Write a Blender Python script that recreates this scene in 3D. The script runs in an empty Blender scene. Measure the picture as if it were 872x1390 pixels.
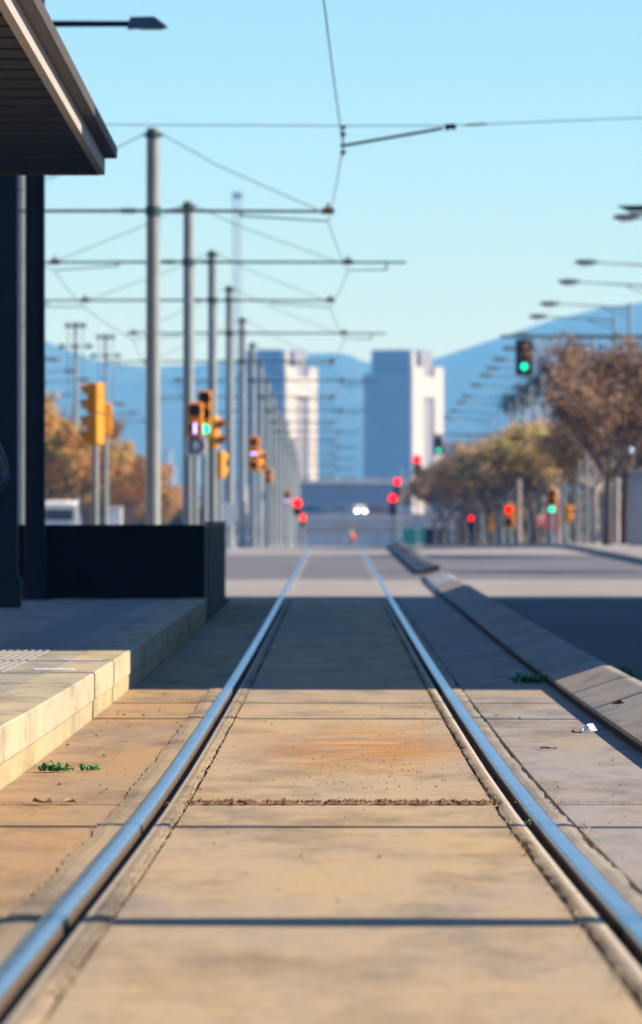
import bpy, math, random
from mathutils import Vector, Matrix
random.seed(7)
R = math.radians
scene = bpy.context.scene
COL = scene.collection
F = 9000.0; CX = 455.0; CY = 678.0; CAMZ = 1.38

# ------------------------------------------------------------------ terrain profile
_T = [(-400,.5),(-60,.53),(-10,.53),(0,.50),(12,.355),(17.7,.278),(19.4,.253),(22.8,.209),(25.5,.179),(30,.143),(34,.122),(38.4,.103),(44.6,.080),(52,.060),(63.4,.041),(76,.028),(90.6,.016),(120,.004),(150,0),
      (187,0),(200,-.07),(300,-.79),(400,-1.5),(500,-2.2),(530,-2.5),(900,-14),(2600,-16),(6000,-20),(30000,-20)]
def h(y):
    for i in range(len(_T)-1):
        if y <= _T[i+1][0]:
            (a,za),(b,zb) = _T[i],_T[i+1]
            t = max(0,(y-a)/(b-a)); return za+(zb-za)*t
    return _T[-1][1]
def gy(py):
    lo_,hi_=8.,187.
    for _ in range(50):
        m_=(lo_+hi_)/2
        if CY+(CAMZ-h(m_))*F/m_>py: lo_=m_
        else: hi_=m_
    return m_
def wx(px, Y): return (px-CX)*Y/F
def wz(py, Y): return CAMZ+(CY-py)*Y/F

# ------------------------------------------------------------------ materials
MATS = {}
def pm(name, c1, c2=None, scale=3.0, rough=.8, metal=0., bump=0., bscale=40., detail=6, emit=None, estr=0., spec=.5, lo=.35, hi=.65):
    if name in MATS: return MATS[name]
    m = bpy.data.materials.new(name); m.use_nodes = True
    nt = m.node_tree; N = nt.nodes; L = nt.links
    b = N['Principled BSDF']; b.inputs['Roughness'].default_value = rough; b.inputs['Metallic'].default_value = metal
    b.inputs['Specular IOR Level'].default_value = spec
    tc = N.new('ShaderNodeTexCoord')
    if c2 is None: c2 = tuple(v*.8 for v in c1)
    n = N.new('ShaderNodeTexNoise'); n.inputs['Scale'].default_value = scale; n.inputs['Detail'].default_value = detail
    n.inputs['Roughness'].default_value = .62
    L.new(tc.outputs['Object'], n.inputs['Vector'])
    r = N.new('ShaderNodeValToRGB'); r.color_ramp.elements[0].position = lo; r.color_ramp.elements[1].position = hi
    r.color_ramp.elements[0].color = (*c1,1); r.color_ramp.elements[1].color = (*c2,1)
    L.new(n.outputs['Fac'], r.inputs['Fac']); L.new(r.outputs['Color'], b.inputs['Base Color'])
    if bump:
        n2 = N.new('ShaderNodeTexNoise'); n2.inputs['Scale'].default_value = bscale; n2.inputs['Detail'].default_value = 5
        L.new(tc.outputs['Object'], n2.inputs['Vector'])
        bp = N.new('ShaderNodeBump'); bp.inputs['Strength'].default_value = bump; bp.inputs['Distance'].default_value = .02
        L.new(n2.outputs['Fac'], bp.inputs['Height']); L.new(bp.outputs['Normal'], b.inputs['Normal'])
    if emit:
        b.inputs['Emission Color'].default_value = (*emit,1); b.inputs['Emission Strength'].default_value = estr
    MATS[name] = m; return m

def concrete_mat(name, tan, grey, orange, stain=False, grey_right=False):
    m = bpy.data.materials.new(name); m.use_nodes = True; nt = m.node_tree; N = nt.nodes; L = nt.links
    b = N['Principled BSDF']; b.inputs['Roughness'].default_value = .85; b.inputs['Specular IOR Level'].default_value = .3
    tc = N.new('ShaderNodeTexCoord')
    def noise(scale, detail=8, rough=.6, vec=None):
        n = N.new('ShaderNodeTexNoise'); n.inputs['Scale'].default_value = scale; n.inputs['Detail'].default_value = detail
        n.inputs['Roughness'].default_value = rough; L.new(vec or tc.outputs['Object'], n.inputs['Vector']); return n.outputs['Fac']
    def ramp(fac, stops):
        r = N.new('ShaderNodeValToRGB'); e = r.color_ramp.elements
        e[0].position, e[0].color = stops[0][0], (*stops[0][1],1); e[1].position, e[1].color = stops[-1][0], (*stops[-1][1],1)
        for p,c in stops[1:-1]:
            x = e.new(p); x.color = (*c,1)
        L.new(fac, r.inputs['Fac']); return r.outputs['Color']
    def mix(fac, a, bb, mode='MIX'):
        x = N.new('ShaderNodeMix'); x.data_type = 'RGBA'; x.blend_type = mode
        if isinstance(fac,(int,float)): x.inputs['Factor'].default_value = fac
        else: L.new(fac, x.inputs['Factor'])
        for s,v in (('A',a),('B',bb)):
            idx = 6 if s=='A' else 7
            if isinstance(v, tuple): x.inputs[idx].default_value = (*v,1)
            else: L.new(v, x.inputs[idx])
        return x.outputs[2]
    def stretch(a,b_):
        q = N.new('ShaderNodeMapping'); q.inputs['Scale'].default_value = (a,b_,1); L.new(tc.outputs['Object'], q.inputs['Vector']); return q.outputs['Vector']
    base = ramp(noise(.42,7,.72,stretch(1.7,.30)), [(.36,grey),(.5,tan),(.66,orange)])
    fine = ramp(noise(55,6,.8,stretch(1,.30)), [(.3,(.74,.86,.86)),(.55,(1,1,1)),(.75,(1.05,1.04,1.02))])
    c = mix(1.0, base, fine, 'MULTIPLY')
    # dark blotches and drip stains, a few metres across
    bl = ramp(noise(2.3,10,.72,stretch(1,.26)), [(.36,(.50,.50,.52)),(.53,(1,1,1))])
    c = mix(.8, c, bl, 'MULTIPLY')
    # specks of grit
    v = N.new('ShaderNodeTexVoronoi'); v.inputs['Scale'].default_value = 9; L.new(tc.outputs['Object'], v.inputs['Vector'])
    sp = ramp(v.outputs['Distance'], [(.03,(.35,.25,.2)),(.07,(1,1,1))])
    c = mix(.7, c, sp, 'MULTIPLY')
    if stain:
        mp = N.new('ShaderNodeMapping'); mp.inputs['Location'].default_value = (-.1,-33.6,0); L.new(tc.outputs['Object'], mp.inputs['Vector'])
        mp2 = N.new('ShaderNodeMapping'); mp2.inputs['Scale'].default_value = (1.45,.24,0); L.new(mp.outputs['Vector'], mp2.inputs['Vector'])
        ln = N.new('ShaderNodeVectorMath'); ln.operation = 'LENGTH'; L.new(mp2.outputs['Vector'], ln.inputs[0])
        msk = N.new('ShaderNodeMapRange'); msk.inputs[1].default_value = .35; msk.inputs[2].default_value = 1.05
        msk.inputs[3].default_value = 1; msk.inputs[4].default_value = 0; L.new(ln.outputs['Value'], msk.inputs[0])
        mp3 = N.new('ShaderNodeMapping'); mp3.inputs['Scale'].default_value = (.9,2.2,1); L.new(tc.outputs['Object'], mp3.inputs['Vector'])
        nn = noise(1.6,12,.8,mp3.outputs['Vector'])
        th = N.new('ShaderNodeMapRange'); th.inputs[1].default_value = .465; th.inputs[2].default_value = .515; L.new(nn, th.inputs[0])
        mu = N.new('ShaderNodeMath'); mu.operation = 'MULTIPLY'; L.new(th.outputs[0], mu.inputs[0]); L.new(msk.outputs[0], mu.inputs[1])
        mu2 = N.new('ShaderNodeMath'); mu2.operation = 'MULTIPLY'; L.new(mu.outputs[0], mu2.inputs[0]); mu2.inputs[1].default_value = .95
        c = mix(mu2.outputs[0], c, (.40,.17,.03))
    L.new(c, b.inputs['Base Color'])
    bp = N.new('ShaderNodeBump'); bp.inputs['Strength'].default_value = .22; bp.inputs['Distance'].default_value = .01
    L.new(noise(30,8,.7), bp.inputs['Height']); L.new(bp.outputs['Normal'], b.inputs['Normal'])
    MATS[name] = m; return m

TAN=(.46,.335,.20); GREY=(.36,.29,.21); OR=(.52,.34,.15)
M_mid = concrete_mat('concrete_middle', (.43,.305,.175), (.34,.265,.19), (.47,.31,.145), stain=True)
M_left = concrete_mat('concrete_left', (.37,.235,.12), (.30,.21,.135), (.40,.23,.09))
M_right = concrete_mat('concrete_right', (.32,.265,.215), (.31,.28,.255), (.36,.26,.165))
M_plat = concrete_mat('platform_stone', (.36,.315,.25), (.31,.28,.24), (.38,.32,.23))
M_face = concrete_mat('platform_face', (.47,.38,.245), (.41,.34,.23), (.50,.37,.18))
M_kerb = concrete_mat('kerb_stone', (.36,.31,.25), (.30,.27,.23), (.40,.31,.21))
M_grout = concrete_mat('rail_grout', (.34,.25,.15), (.22,.17,.12), (.39,.26,.12))
M_dirt_shade = pm('dirt_and_shade', (.05,.035,.02), (.10,.06,.03), 20, .95, bump=.8, bscale=60)  # dirt colour, also painted as shade in rail grooves and under the kerb lip
M_steel = pm('polished_steel', (.62,.63,.65), (.42,.43,.45), 6, .27, 1., lo=.3, hi=.7)
M_sidesteel = pm('worn_rail_side', (.20,.14,.09), (.30,.20,.11), 12, .55, .6)
M_lip = pm('dusty_steel', (.52,.44,.32), (.40,.33,.23), 8, .65, .0)
M_asph = pm('asphalt', (.060,.060,.066), (.095,.092,.098), 1.2, .85, bump=.3, bscale=90)
M_asph2 = pm('worn_asphalt', (.10,.097,.103), (.165,.155,.155), .5, .85, bump=.3, bscale=90)
M_pale = pm('pale_paving', (.24,.215,.19), (.33,.29,.25), .45, .85, bump=.2)
M_ground = pm('dry_ground', (.20,.17,.13), (.30,.25,.19), .15, .95)
M_grass = pm('verge', (.06,.07,.03), (.16,.12,.06), .4, .95)
M_line = pm('road_paint', (.75,.75,.72), (.6,.6,.58), 3, .7)
M_pole = pm('galvanised_pole', (.215,.245,.235), (.28,.30,.285), 2.5, .55, .1)
M_green = pm('green_grey_steel', (.035,.075,.07), (.05,.10,.09), 6, .5, .4)
M_wire = pm('copper_wire', (.03,.06,.06), (.04,.08,.08), 6, .5, .4)
M_insul = pm('insulator_ceramic', (.11,.045,.03), (.07,.03,.02), 8, .4)
M_dark = pm('dark_painted_steel', (.008,.010,.017), (.011,.013,.021), 4, .55, spec=.25)
M_panel = pm('black_parapet_panel', (.005,.004,.004), (.009,.006,.006), 2, .7, spec=.12)
M_rust = pm('rusty_cap', (.22,.06,.04), (.12,.04,.03), 8, .7)
M_soffit = pm('grey_soffit', (.022,.026,.028), (.03,.034,.036), 4, .6, spec=.15)
M_trim = pm('pale_trim', (.42,.39,.35), (.36,.33,.30), 4, .6)
M_brown = pm('brown_flashing', (.06,.048,.042), (.08,.065,.055), 4, .6)
M_yellow = pm('signal_yellow', (.78,.31,.01), (.62,.23,.008), 6, .5)
M_black = pm('signal_black', (.012,.012,.012), (.02,.02,.02), 6, .6)
M_lensoff = pm('dark_lens', (.03,.012,.01), (.02,.01,.01), 9, .3)
M_lred = pm('red_lens', (.25,.0,.0), (.2,.0,.0), 9, .3, emit=(1,.0,.0), estr=2.8)
M_lgreen = pm('green_lens', (.02,.5,.3), (.01,.4,.25), 9, .3, emit=(.0,.75,.42), estr=1.5)
M_lwhite = pm('tram_lens', (.6,.6,.8), (.5,.5,.7), 9, .3, emit=(.55,.42,1), estr=1.6)
M_head = pm('car_lamp', (.9,.9,.9), (.8,.8,.8), 9, .2, emit=(.85,1,.95), estr=12)
M_sign = pm('grey_sign', (.80,.79,.78), (.74,.73,.72), 6, .6)
M_signd = pm('sign_letter', (.07,.08,.08), (.09,.09,.09), 6, .6)
M_white = pm('white_paint', (.78,.77,.74), (.7,.69,.66), 4, .6)
M_glassd = pm('dark_window', (.03,.04,.06), (.05,.05,.07), 4, .15)
M_rubber = pm('rubber', (.02,.02,.02), (.03,.03,.03), 9, .8)
M_bark = pm('dark_bark', (.065,.05,.042), (.10,.075,.06), 6, .95, bump=.5, bscale=14)
M_barkp = pm('pale_bark', (.46,.37,.32), (.30,.25,.22), 2.5, .9, bump=.3, bscale=14)
M_leafA = pm('brown_leaves', (.25,.125,.05), (.11,.065,.04), 1.1, .8, detail=2)
M_leafB = pm('olive_leaves', (.46,.28,.09), (.30,.25,.06), .9, .8, detail=2)
M_leafC = pm('orange_leaves', (.60,.26,.06), (.36,.27,.06), .7, .8, detail=2)
M_leafD = pm('dull_leaves', (.42,.24,.11), (.25,.17,.08), 1.1, .8, detail=2)
M_palm = pm('palm_fronds', (.05,.07,.035), (.09,.09,.05), 2, .8)
M_weed = pm('weed_green', (.05,.24,.06), (.04,.15,.045), 30, .7)
M_dry = pm('dry_leaf', (.50,.36,.17), (.30,.17,.07), 30, .8)
M_paper = pm('white_litter', (.85,.85,.88), (.7,.7,.75), 30, .6)
M_scrap = pm('dark_scrap', (.06,.04,.03), (.14,.03,.05), 50, .7, lo=.5, hi=.55)
M_tglass = pm('tower_glass', (.19,.22,.29), (.22,.26,.33), .1, .5)
M_twhite = pm('tower_white', (.52,.48,.44), (.47,.44,.40), .1, .8)
M_tcore = pm('tower_core', (.22,.21,.22), (.28,.26,.26), .1, .8)
M_conc = pm('bridge_concrete', (.30,.28,.27), (.36,.33,.31), .3, .85)
M_teal = pm('teal_hoarding', (.02,.38,.28), (.02,.30,.23), 2, .6)
M_mount = pm('mountain_scrub', (.015,.026,.022), (.045,.05,.035), .004, .95, detail=8)
M_hedge = pm('hedge_leaves', (.05,.06,.025), (.10,.08,.035), 1.5, .9)
M_wall = pm('grey_wall', (.30,.30,.32), (.25,.25,.27), 2, .8)
M_skin = pm('skin', (.45,.26,.18), (.40,.22,.15), 8, .6)
M_jacket = pm('navy_jacket', (.018,.022,.035), (.03,.035,.05), 8, .38)
M_trous = pm('dark_trousers', (.02,.02,.03), (.03,.03,.04), 8, .8)
M_hair = pm('brown_hair', (.03,.018,.01), (.05,.03,.02), 20, .7)
M_hivis = pm('green_vest', (.12,.65,.05), (.10,.55,.04), 8, .7)
M_coral = pm('coral_coat', (.70,.16,.18), (.6,.13,.15), 8, .8)
M_blue = pm('blue_coat', (.06,.10,.22), (.05,.08,.18), 8, .8)
M_lampm = pm('lamp_grey', (.10,.13,.12), (.13,.16,.15), 5, .5, .3)
M_roof = pm('roof_tiles', (.30,.14,.09), (.24,.12,.08), .5, .9)
M_cream = pm('cream_render', (.62,.56,.47), (.55,.5,.42), .3, .9)

# ------------------------------------------------------------------ mesh builder
class MB:
    def __init__(s): s.v=[]; s.f=[]
    def add(s, vs, fs):
        o=len(s.v); s.v+= [tuple(v) for v in vs]; s.f+=[tuple(i+o for i in f) for f in fs]; return s
    def box(s,x0,x1,y0,y1,z0,z1,b=0.):
        if b<=0:
            vs=[(x,y,z) for z in (z0,z1) for y in (y0,y1) for x in (x0,x1)]
            return s.add(vs,[(0,2,3,1),(4,5,7,6),(0,1,5,4),(2,6,7,3),(0,4,6,2),(1,3,7,5)])
        # chamfered box
        vs=[];idx={}
        for ix,(xa,xb) in enumerate(((x0,x0+b),(x1,x1-b))):
            for iy,(ya,yb) in enumerate(((y0,y0+b),(y1,y1-b))):
                for iz,(za,zb) in enumerate(((z0,z0+b),(z1,z1-b))):
                    for k,p in enumerate(((xa,yb,zb),(xb,ya,zb),(xb,yb,za))):
                        idx[(ix,iy,iz,k)]=len(vs); vs.append(p)
        g=lambda *a: idx[a]
        fs=[]
        for i in (0,1):
            fs.append((g(i,0,0,0),g(i,0,1,0),g(i,1,1,0),g(i,1,0,0)))
            fs.append((g(0,i,0,1),g(1,i,0,1),g(1,i,1,1),g(0,i,1,1)))
            fs.append((g(0,0,i,2),g(0,1,i,2),g(1,1,i,2),g(1,0,i,2)))
        for i in (0,1):
            for j in (0,1):
                fs.append((g(i,j,0,0),g(i,j,1,0),g(i,j,1,1),g(i,j,0,1)))
                fs.append((g(i,0,j,0),g(i,1,j,0),g(i,1,j,2),g(i,0,j,2)))
                fs.append((g(0,i,j,1),g(1,i,j,1),g(1,i,j,2),g(0,i,j,2)))
                for k in (0,1): fs.append((g(i,j,k,0),g(i,j,k,1),g(i,j,k,2)))
        return s.add(vs,fs)
    def cyl(s,p0,p1,r0,r1=None,n=12,cap=True):
        r1=r0 if r1 is None else r1
        p0=Vector(p0);p1=Vector(p1);d=(p1-p0).normalized()
        a=Vector((0,0,1)) if abs(d.z)<.9 else Vector((1,0,0))
        u=d.cross(a).normalized();w=d.cross(u)
        vs=[]
        for p,r in ((p0,r0),(p1,r1)):
            for i in range(n):
                t=2*math.pi*i/n; vs.append(p+u*(r*math.cos(t))+w*(r*math.sin(t)))
        fs=[(i,(i+1)%n,n+(i+1)%n,n+i) for i in range(n)]
        if cap: fs+= [tuple(range(n))[::-1],tuple(range(n,2*n))]
        return s.add(vs,fs)
    def tube(s,pts,rs,n=8):
        pts=[Vector(p) for p in pts]
        if not isinstance(rs,(list,tuple)): rs=[rs]*len(pts)
        vs=[]
        for k,p in enumerate(pts):
            d=(pts[min(k+1,len(pts)-1)]-pts[max(k-1,0)]).normalized()
            a=Vector((0,0,1)) if abs(d.z)<.95 else Vector((1,0,0))
            u=d.cross(a).normalized();w=d.cross(u)
            for i in range(n):
                t=2*math.pi*i/n; vs.append(p+u*(rs[k]*math.cos(t))+w*(rs[k]*math.sin(t)))
        fs=[(k*n+i,k*n+(i+1)%n,(k+1)*n+(i+1)%n,(k+1)*n+i) for k in range(len(pts)-1) for i in range(n)]
        fs+=[tuple(range(n))[::-1],tuple((len(pts)-1)*n+i for i in range(n))]
        return s.add(vs,fs)
    def ell(s,c,rx,ry,rz,nu=14,nv=9):
        vs=[(c[0],c[1],c[2]-rz)]
        for j in range(1,nv):
            ph=math.pi*j/nv-math.pi/2
            for i in range(nu):
                t=2*math.pi*i/nu; vs.append((c[0]+rx*math.cos(ph)*math.cos(t),c[1]+ry*math.cos(ph)*math.sin(t),c[2]+rz*math.sin(ph)))
        vs.append((c[0],c[1],c[2]+rz)); top=len(vs)-1
        fs=[(0,1+(i+1)%nu,1+i) for i in range(nu)]
        for j in range(nv-2):
            for i in range(nu): fs.append((1+j*nu+i,1+j*nu+(i+1)%nu,1+(j+1)*nu+(i+1)%nu,1+(j+1)*nu+i))
        fs+=[(1+(nv-2)*nu+i,1+(nv-2)*nu+(i+1)%nu,top) for i in range(nu)]
        return s.add(vs,fs)
    def prism(s,poly,a0,a1,axis='y'):
        def P(u,v,a): return {'y':(u,a,v),'x':(a,u,v),'z':(u,v,a)}[axis]
        n=len(poly); vs=[P(u,v,a0) for u,v in poly]+[P(u,v,a1) for u,v in poly]
        fs=[(i,(i+1)%n,n+(i+1)%n,n+i) for i in range(n)]+[tuple(range(n))[::-1],tuple(range(n,2*n))]
        return s.add(vs,fs)
    def extr(s,poly,ys,closed=True,dz=None):
        """cross-section (x,z over terrain) carried along y over the terrain"""
        n=len(poly);o=len(s.v);f=dz or h
        for y in ys:
            hh=f(y)
            for (x,z) in poly: s.v.append((x,y,z+hh))
        for k in range(len(ys)-1):
            for i in range(n if closed else n-1):
                a=o+k*n+i;b=o+k*n+(i+1)%n; s.f.append((a,b,b+n,a+n))
        if closed: s.f+=[tuple(o+i for i in range(n))[::-1],tuple(o+(len(ys)-1)*n+i for i in range(n))]
        return s
    def build(s,name,mat,parent=None,smooth=False,loc=(0,0,0)):
        me=bpy.data.meshes.new(name); me.from_pydata(s.v,[],s.f); me.update()
        import bmesh
        if len(s.f)<4000:
            bm=bmesh.new(); bm.from_mesh(me); bmesh.ops.recalc_face_normals(bm,faces=bm.faces); bm.to_mesh(me); bm.free()
        if smooth:
            for p in me.polygons: p.use_smooth=True
            try: me.set_sharp_from_angle(angle=R(40))
            except Exception: pass
        me.materials.append(mat)
        o=bpy.data.objects.new(name,me); COL.objects.link(o); o.location=loc
        if parent: o.parent=parent
        return o
def thing(name,label,cat,loc=(0,0,0),rz=0,group=None):
    o=bpy.data.objects.new(name,None); COL.objects.link(o); o.location=loc; o.rotation_euler=(0,0,rz); o.empty_display_size=.2
    o['label']=label;o['category']=cat
    if group:o['group']=group
    return o
def tag(o,label,cat,group=None):
    o['label']=label;o['category']=cat
    if group:o['group']=group
    return o
def struct(o,label=None,kind='structure'):
    o['kind']=kind
    if label:o['label']=label
    return o
def dup(root,loc,rz=0,label=None,scale=1.,swap=None,group=None):
    kids={}
    for o in bpy.data.objects:
        if o.parent: kids.setdefault(o.parent.name,[]).append(o)
    def rec(o,par):
        c=o.copy();COL.objects.link(c)
        if par: c.parent=par
        for k in kids.get(o.name,[]): rec(k,c)
        return c
    r=rec(root,None); r.location=loc;r.rotation_euler=(0,0,rz);r.scale=(scale,)*3
    if label:r['label']=label
    if group:r['group']=group
    return r
def ys(a,b,st=2.0):
    n=max(1,int(round((b-a)/st))); L=[a+(b-a)*i/n for i in range(n+1)]
    L+=[t for t,_ in _T if a<t<b and all(abs(t-q)>.3 for q in L)]
    return sorted(L)

# ------------------------------------------------------------------ camera, world, sun
cam=bpy.data.cameras.new('camera'); co=bpy.data.objects.new('camera',cam); COL.objects.link(co); scene.camera=co
co.location=(-.02,0,CAMZ); co.rotation_euler=(R(90),0,0)
cam.sensor_fit='HORIZONTAL'; cam.sensor_width=36; cam.lens=F/872*36
cam.shift_x=(436-454)/872; cam.shift_y=-(695-CY)/872
cam.clip_start=.5; cam.clip_end=60000
cam.dof.use_dof=True; cam.dof.focus_distance=31; cam.dof.aperture_fstop=(cam.lens/1000)/.036
cam.dof.aperture_blades=0
SUN_EL=33
w=bpy.data.worlds.new('World'); scene.world=w; w.use_nodes=True; nt=w.node_tree
sky=nt.nodes.new('ShaderNodeTexSky'); sky.sky_type='NISHITA'; sky.sun_disc=False; sky.sun_elevation=R(SUN_EL); sky.sun_rotation=R(90)
sky.altitude=0; sky.air_density=.86; sky.dust_density=0.0; sky.ozone_density=10.0
nt.links.new(sky.outputs[0],nt.nodes['Background'].inputs[0]); nt.nodes['Background'].inputs[1].default_value=.108
sl=bpy.data.lights.new('sun','SUN'); so=bpy.data.objects.new('sun',sl); COL.objects.link(so)
sl.energy=5.0; sl.angle=R(.5); sl.color=(1,.90,.79)
so.rotation_euler=Vector((math.cos(R(SUN_EL)),-.03,math.sin(R(SUN_EL)))).to_track_quat('Z','Y').to_euler()
scene.view_settings.view_transform='Standard'; scene.view_settings.look='None'; scene.view_settings.exposure=0.9; scene.view_settings.gamma=1
scene.render.engine='CYCLES'; cy=scene.cycles
cy.max_bounces=6; cy.diffuse_bounces=3; cy.glossy_bounces=3; cy.volume_bounces=0; cy.transparent_max_bounces=8
cy.use_denoising=True; cy.sample_clamp_indirect=4; cy.caustics_reflective=False; cy.caustics_refractive=False

# ------------------------------------------------------------------ ground sheets
YS=[-400,-200,-60,-10,0]+[2*i for i in range(1,30)]+[65+10*i for i in range(14)]+[200,250,300,350,400,450,500,530,600,700,800,900,1300,2000,2600,4000,6000,12000,20000]
YS=sorted(set(YS+[t for t,_ in _T if t<=20000]))
g=MB(); XS=[-12000,-3000,-600,-120,-30,-12,-4.6,4,12,30,120,600,3000,12000]
g.extr([(x,-.06) for x in XS],YS,closed=False); struct(g.build('ground',M_ground))
def sheet(name,x0,x1,y0,y1,dz,mat,nx=2):
    m=MB(); m.extr([(x0+(x1-x0)*i/nx,dz) for i in range(nx+1)],ys(y0,y1),closed=False); return struct(m.build(name,mat))
sheet('track_bed',-9.0,1.9,-20,113,-.035,M_dirt_shade)
# track slabs cut by joints (one sheet per strip, gaps show the dirt below)
JO=[-20,2.0,14.0,26.2,38.0,49.6,62.0,74.4,86.8]
def slabs(name,x0,x1,mat,gapf):
    m=MB()
    for i in range(len(JO)):
        a=JO[i]; b=JO[i+1] if i+1<len(JO) else 90.4
        ga=gapf(a);gb=gapf(b) if i+1<len(JO) else 0
        yy=ys(a+ga,b-gb,1.5)
        m.extr([(x0,-.035),(x0,-.004),(x0+.004,0),(x1-.004,0),(x1,-.004),(x1,-.035)],yy,closed=False)
        for y,sg in ((a+ga,1),(b-gb,-1)):
            hh=h(y); m.add([(x0,y,hh-.035),(x1,y,hh-.035),(x1,y,hh),(x0,y,hh)],[(0,1,2,3)])
    return struct(m.build(name,mat))
gp=lambda y: .03 if abs(y-26.2)<.1 else .006
slabs('track_slab_middle',-.598,.610,M_mid,gp)
slabs('track_slab_outer',-1.425,-.866,M_left,gp)
slabs('track_slab_beside_kerb',.858,1.50,M_right,gp)
# other track west of the platform
slabs('second_track_slab',-6.60+.95,-6.6+1.95,M_left,gp) if False else None
sheet('second_track_slab',-9.0,-4.55,-20,90.4,.0,M_left,4)
sheet('crossing_paving',-9.0,6.6,90.4,113.2,.002,M_pale,6)
sheet('crossing_asphalt',-12.4,6.6,113.2,165,.0,M_asph2,6)
sheet('crest_paving',-9.0,6.6,165,200,.002,M_pale,6)
sheet('track_paving',-6.9,1.9,200,500,.0,M_conc,3)
sheet('east_road',1.86,6.6,-20,90.4,-.004,M_asph,4)
sheet('far_road',1.9,6.6,200,500,-.004,M_asph2,3)
sheet('west_road',-12.4,-9.0,-20,500,-.002,M_asph2,3)
m=MB(); m.extr([(6.6,-.05),(6.6,.12),(6.64,.13),(11.5,.13),(11.5,-.05)],ys(-20,500,4),closed=False); struct(m.build('east_pavement',M_pale))
m=MB(); m.extr([(11.5,.125),(26,.16)],ys(-20,500,5),closed=False); struct(m.build('east_verge',M_ground))
m=MB(); m.extr([(-12.4,-.05),(-12.4,.12),(-12.44,.13),(-14.4,.13),(-14.4,-.05)],ys(-20,500,4),closed=False); struct(m.build('west_pavement',M_pale))
# painted lane line on the east road
m=MB()
for k in range(-1,9):
    y=k*10.0+3; m.extr([(4.45,.0),(4.57,.0)],ys(y,y+3.5),closed=False)
struct(m.build('lane_marking',M_line))
m=MB(); m.extr([(-9,.006),(1.5,.006)],[112.9,113.4],closed=False)  # pink strip painted in for the lens colour fringe at the paving step
struct(m.build('fringe_strip',pm('pink_fringe',(.55,.36,.40),(.48,.34,.37),3,.8)))

# ------------------------------------------------------------------ rails + rough grout
def rail(cx,sg,y0,y1,label):
    """sg=+1: groove on +x side of the head"""
    t=thing('tram_rail',label,'rail',(0,0,0),group='rails of the tram track')
    YY=ys(y0,y1,1.5)
    P=lambda L:[(cx+sg*a,b) for a,b in L]
    hd=MB(); hd.extr(P([(-.034,-.03),(-.034,.002),(-.030,.009),(-.021,.0125),(.0,.014),(.018,.0125),(.026,.009),(.031,.002),(.031,-.03)]),YY)
    hd.build('rail_head',M_steel,t,smooth=True)
    hs=MB(); hs.extr(P([(.031,-.009),(.0312,.001),(.033,.001),(.033,-.009)]),YY); hs.build('worn_side',M_sidesteel,t)
    gr=MB(); gr.extr(P([(.0312,-.0095),(.0335,-.0095),(.0345,-.032),(.075,-.032),(.0755,-.004),(.0758,-.037),(.0312,-.037)]),YY); gr.build('groove',M_dirt_shade,t)  # dirt on the groove floor; its dark wall is painted shade
    lp=MB(); lp.extr(P([(.0762,-.034),(.0762,.003),(.080,.006),(.094,.006),(.099,.001),(.099,-.034)]),YY); lp.build('guard_lip',M_lip,t,smooth=True)
    return t
rail(-.75,1,-20,498,'left rail of the near track, its head shining beside the platform')
rail(.75,-1,-20,498,'right rail of the near track, its head shining blue on the kerb side')
for cx,sg,s_ in ((-6.75,1,'outer'),(-5.25,-1,'inner')):
    rail(cx,sg,-20,498,f'{s_} rail of the second track beyond the low platform')
rnd=random.Random(3)
M_groutr = concrete_mat('rail_grout_grey', (.33,.275,.21), (.25,.21,.17), (.37,.29,.19))
def grout(x_in,x_out,label_name,amp,seed,gm=None):
    """strip between x_in (straight, at the rail) and x_out (ragged)"""
    rr=random.Random(seed); m=MB(); y=2.0; o=None; w=0
    pts=[]
    while y<90:
        st=.05+.0035*y
        w=.75*w+rr.uniform(-1,1)*amp*.6
        if rr.random()<.08: w+=rr.uniform(-1,1)*amp
        pts.append((y,x_out+max(-amp*1.4,min(amp*1.4,w)))); y+=st
    for y,xo in pts:
        hh=h(y)
        z=.004+rr.uniform(-.001,.003)
        m.v+=[(x_in,y,hh+.007),(x_in+(xo-x_in)*.5,y,hh+z+.004),(xo,y,hh+z),(xo+.004*(1 if xo>x_in else -1),y,hh-.02)]
    n=len(pts)
    for k in range(n-1):
        for i in range(3):
            a=k*4+i; m.f.append((a,a+1,a+5,a+4))
    return struct(m.build(label_name,gm or M_grout))
grout(-.784,-.872,'grout_strip',.009,1); grout(.784,.840,'grout_strip',.010,2,M_groutr)
grout(-.655,-.612,'grout_strip',.010,3); grout(.655,.624,'grout_strip',.009,4)
# dark crack lines are the ragged gaps between grout and slab; crumbs of mortar lie along them
def crumbs(name,spots,mat,label):
    m=MB()
    for (x,y,s) in spots:
        z=h(y)+.006; r=random.Random(int(x*1e4+y*1e3))
        vs=[]
        for k in range(5):
            a=2*math.pi*k/5+r.random(); vs.append((x+s*math.cos(a)*r.uniform(.6,1),y+s*2*math.sin(a)*r.uniform(.6,1),z+r.uniform(0,.3)*s))
        vs.append((x,y,z+s*r.uniform(.5,1.1)))
        m.add(vs,[(k,(k+1)%5,5) for k in range(5)])
    return struct(m.build(name,mat),label,'stuff')
sp=[]
for _ in range(2200):
    y=14+rnd.random()**1.5*34; side=rnd.choice([-1,-1,-1,1]); sp.append((side*(.61+rnd.gauss(0,.014)),y,rnd.uniform(.002,.008)))
for _ in range(500):
    y=14+rnd.random()**1.3*34; side=rnd.choice([-1,1]); sp.append((side*(.868+rnd.gauss(0,.02)),y,rnd.uniform(.003,.008)))
crumbs('mortar_crumbs',sp,M_grout,'brown mortar crumbs scattered along both rails')
sp=[(rnd.uniform(-.6,.6),26.2+rnd.gauss(0,.045),rnd.uniform(.006,.020)) for _ in range(520)]
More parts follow.
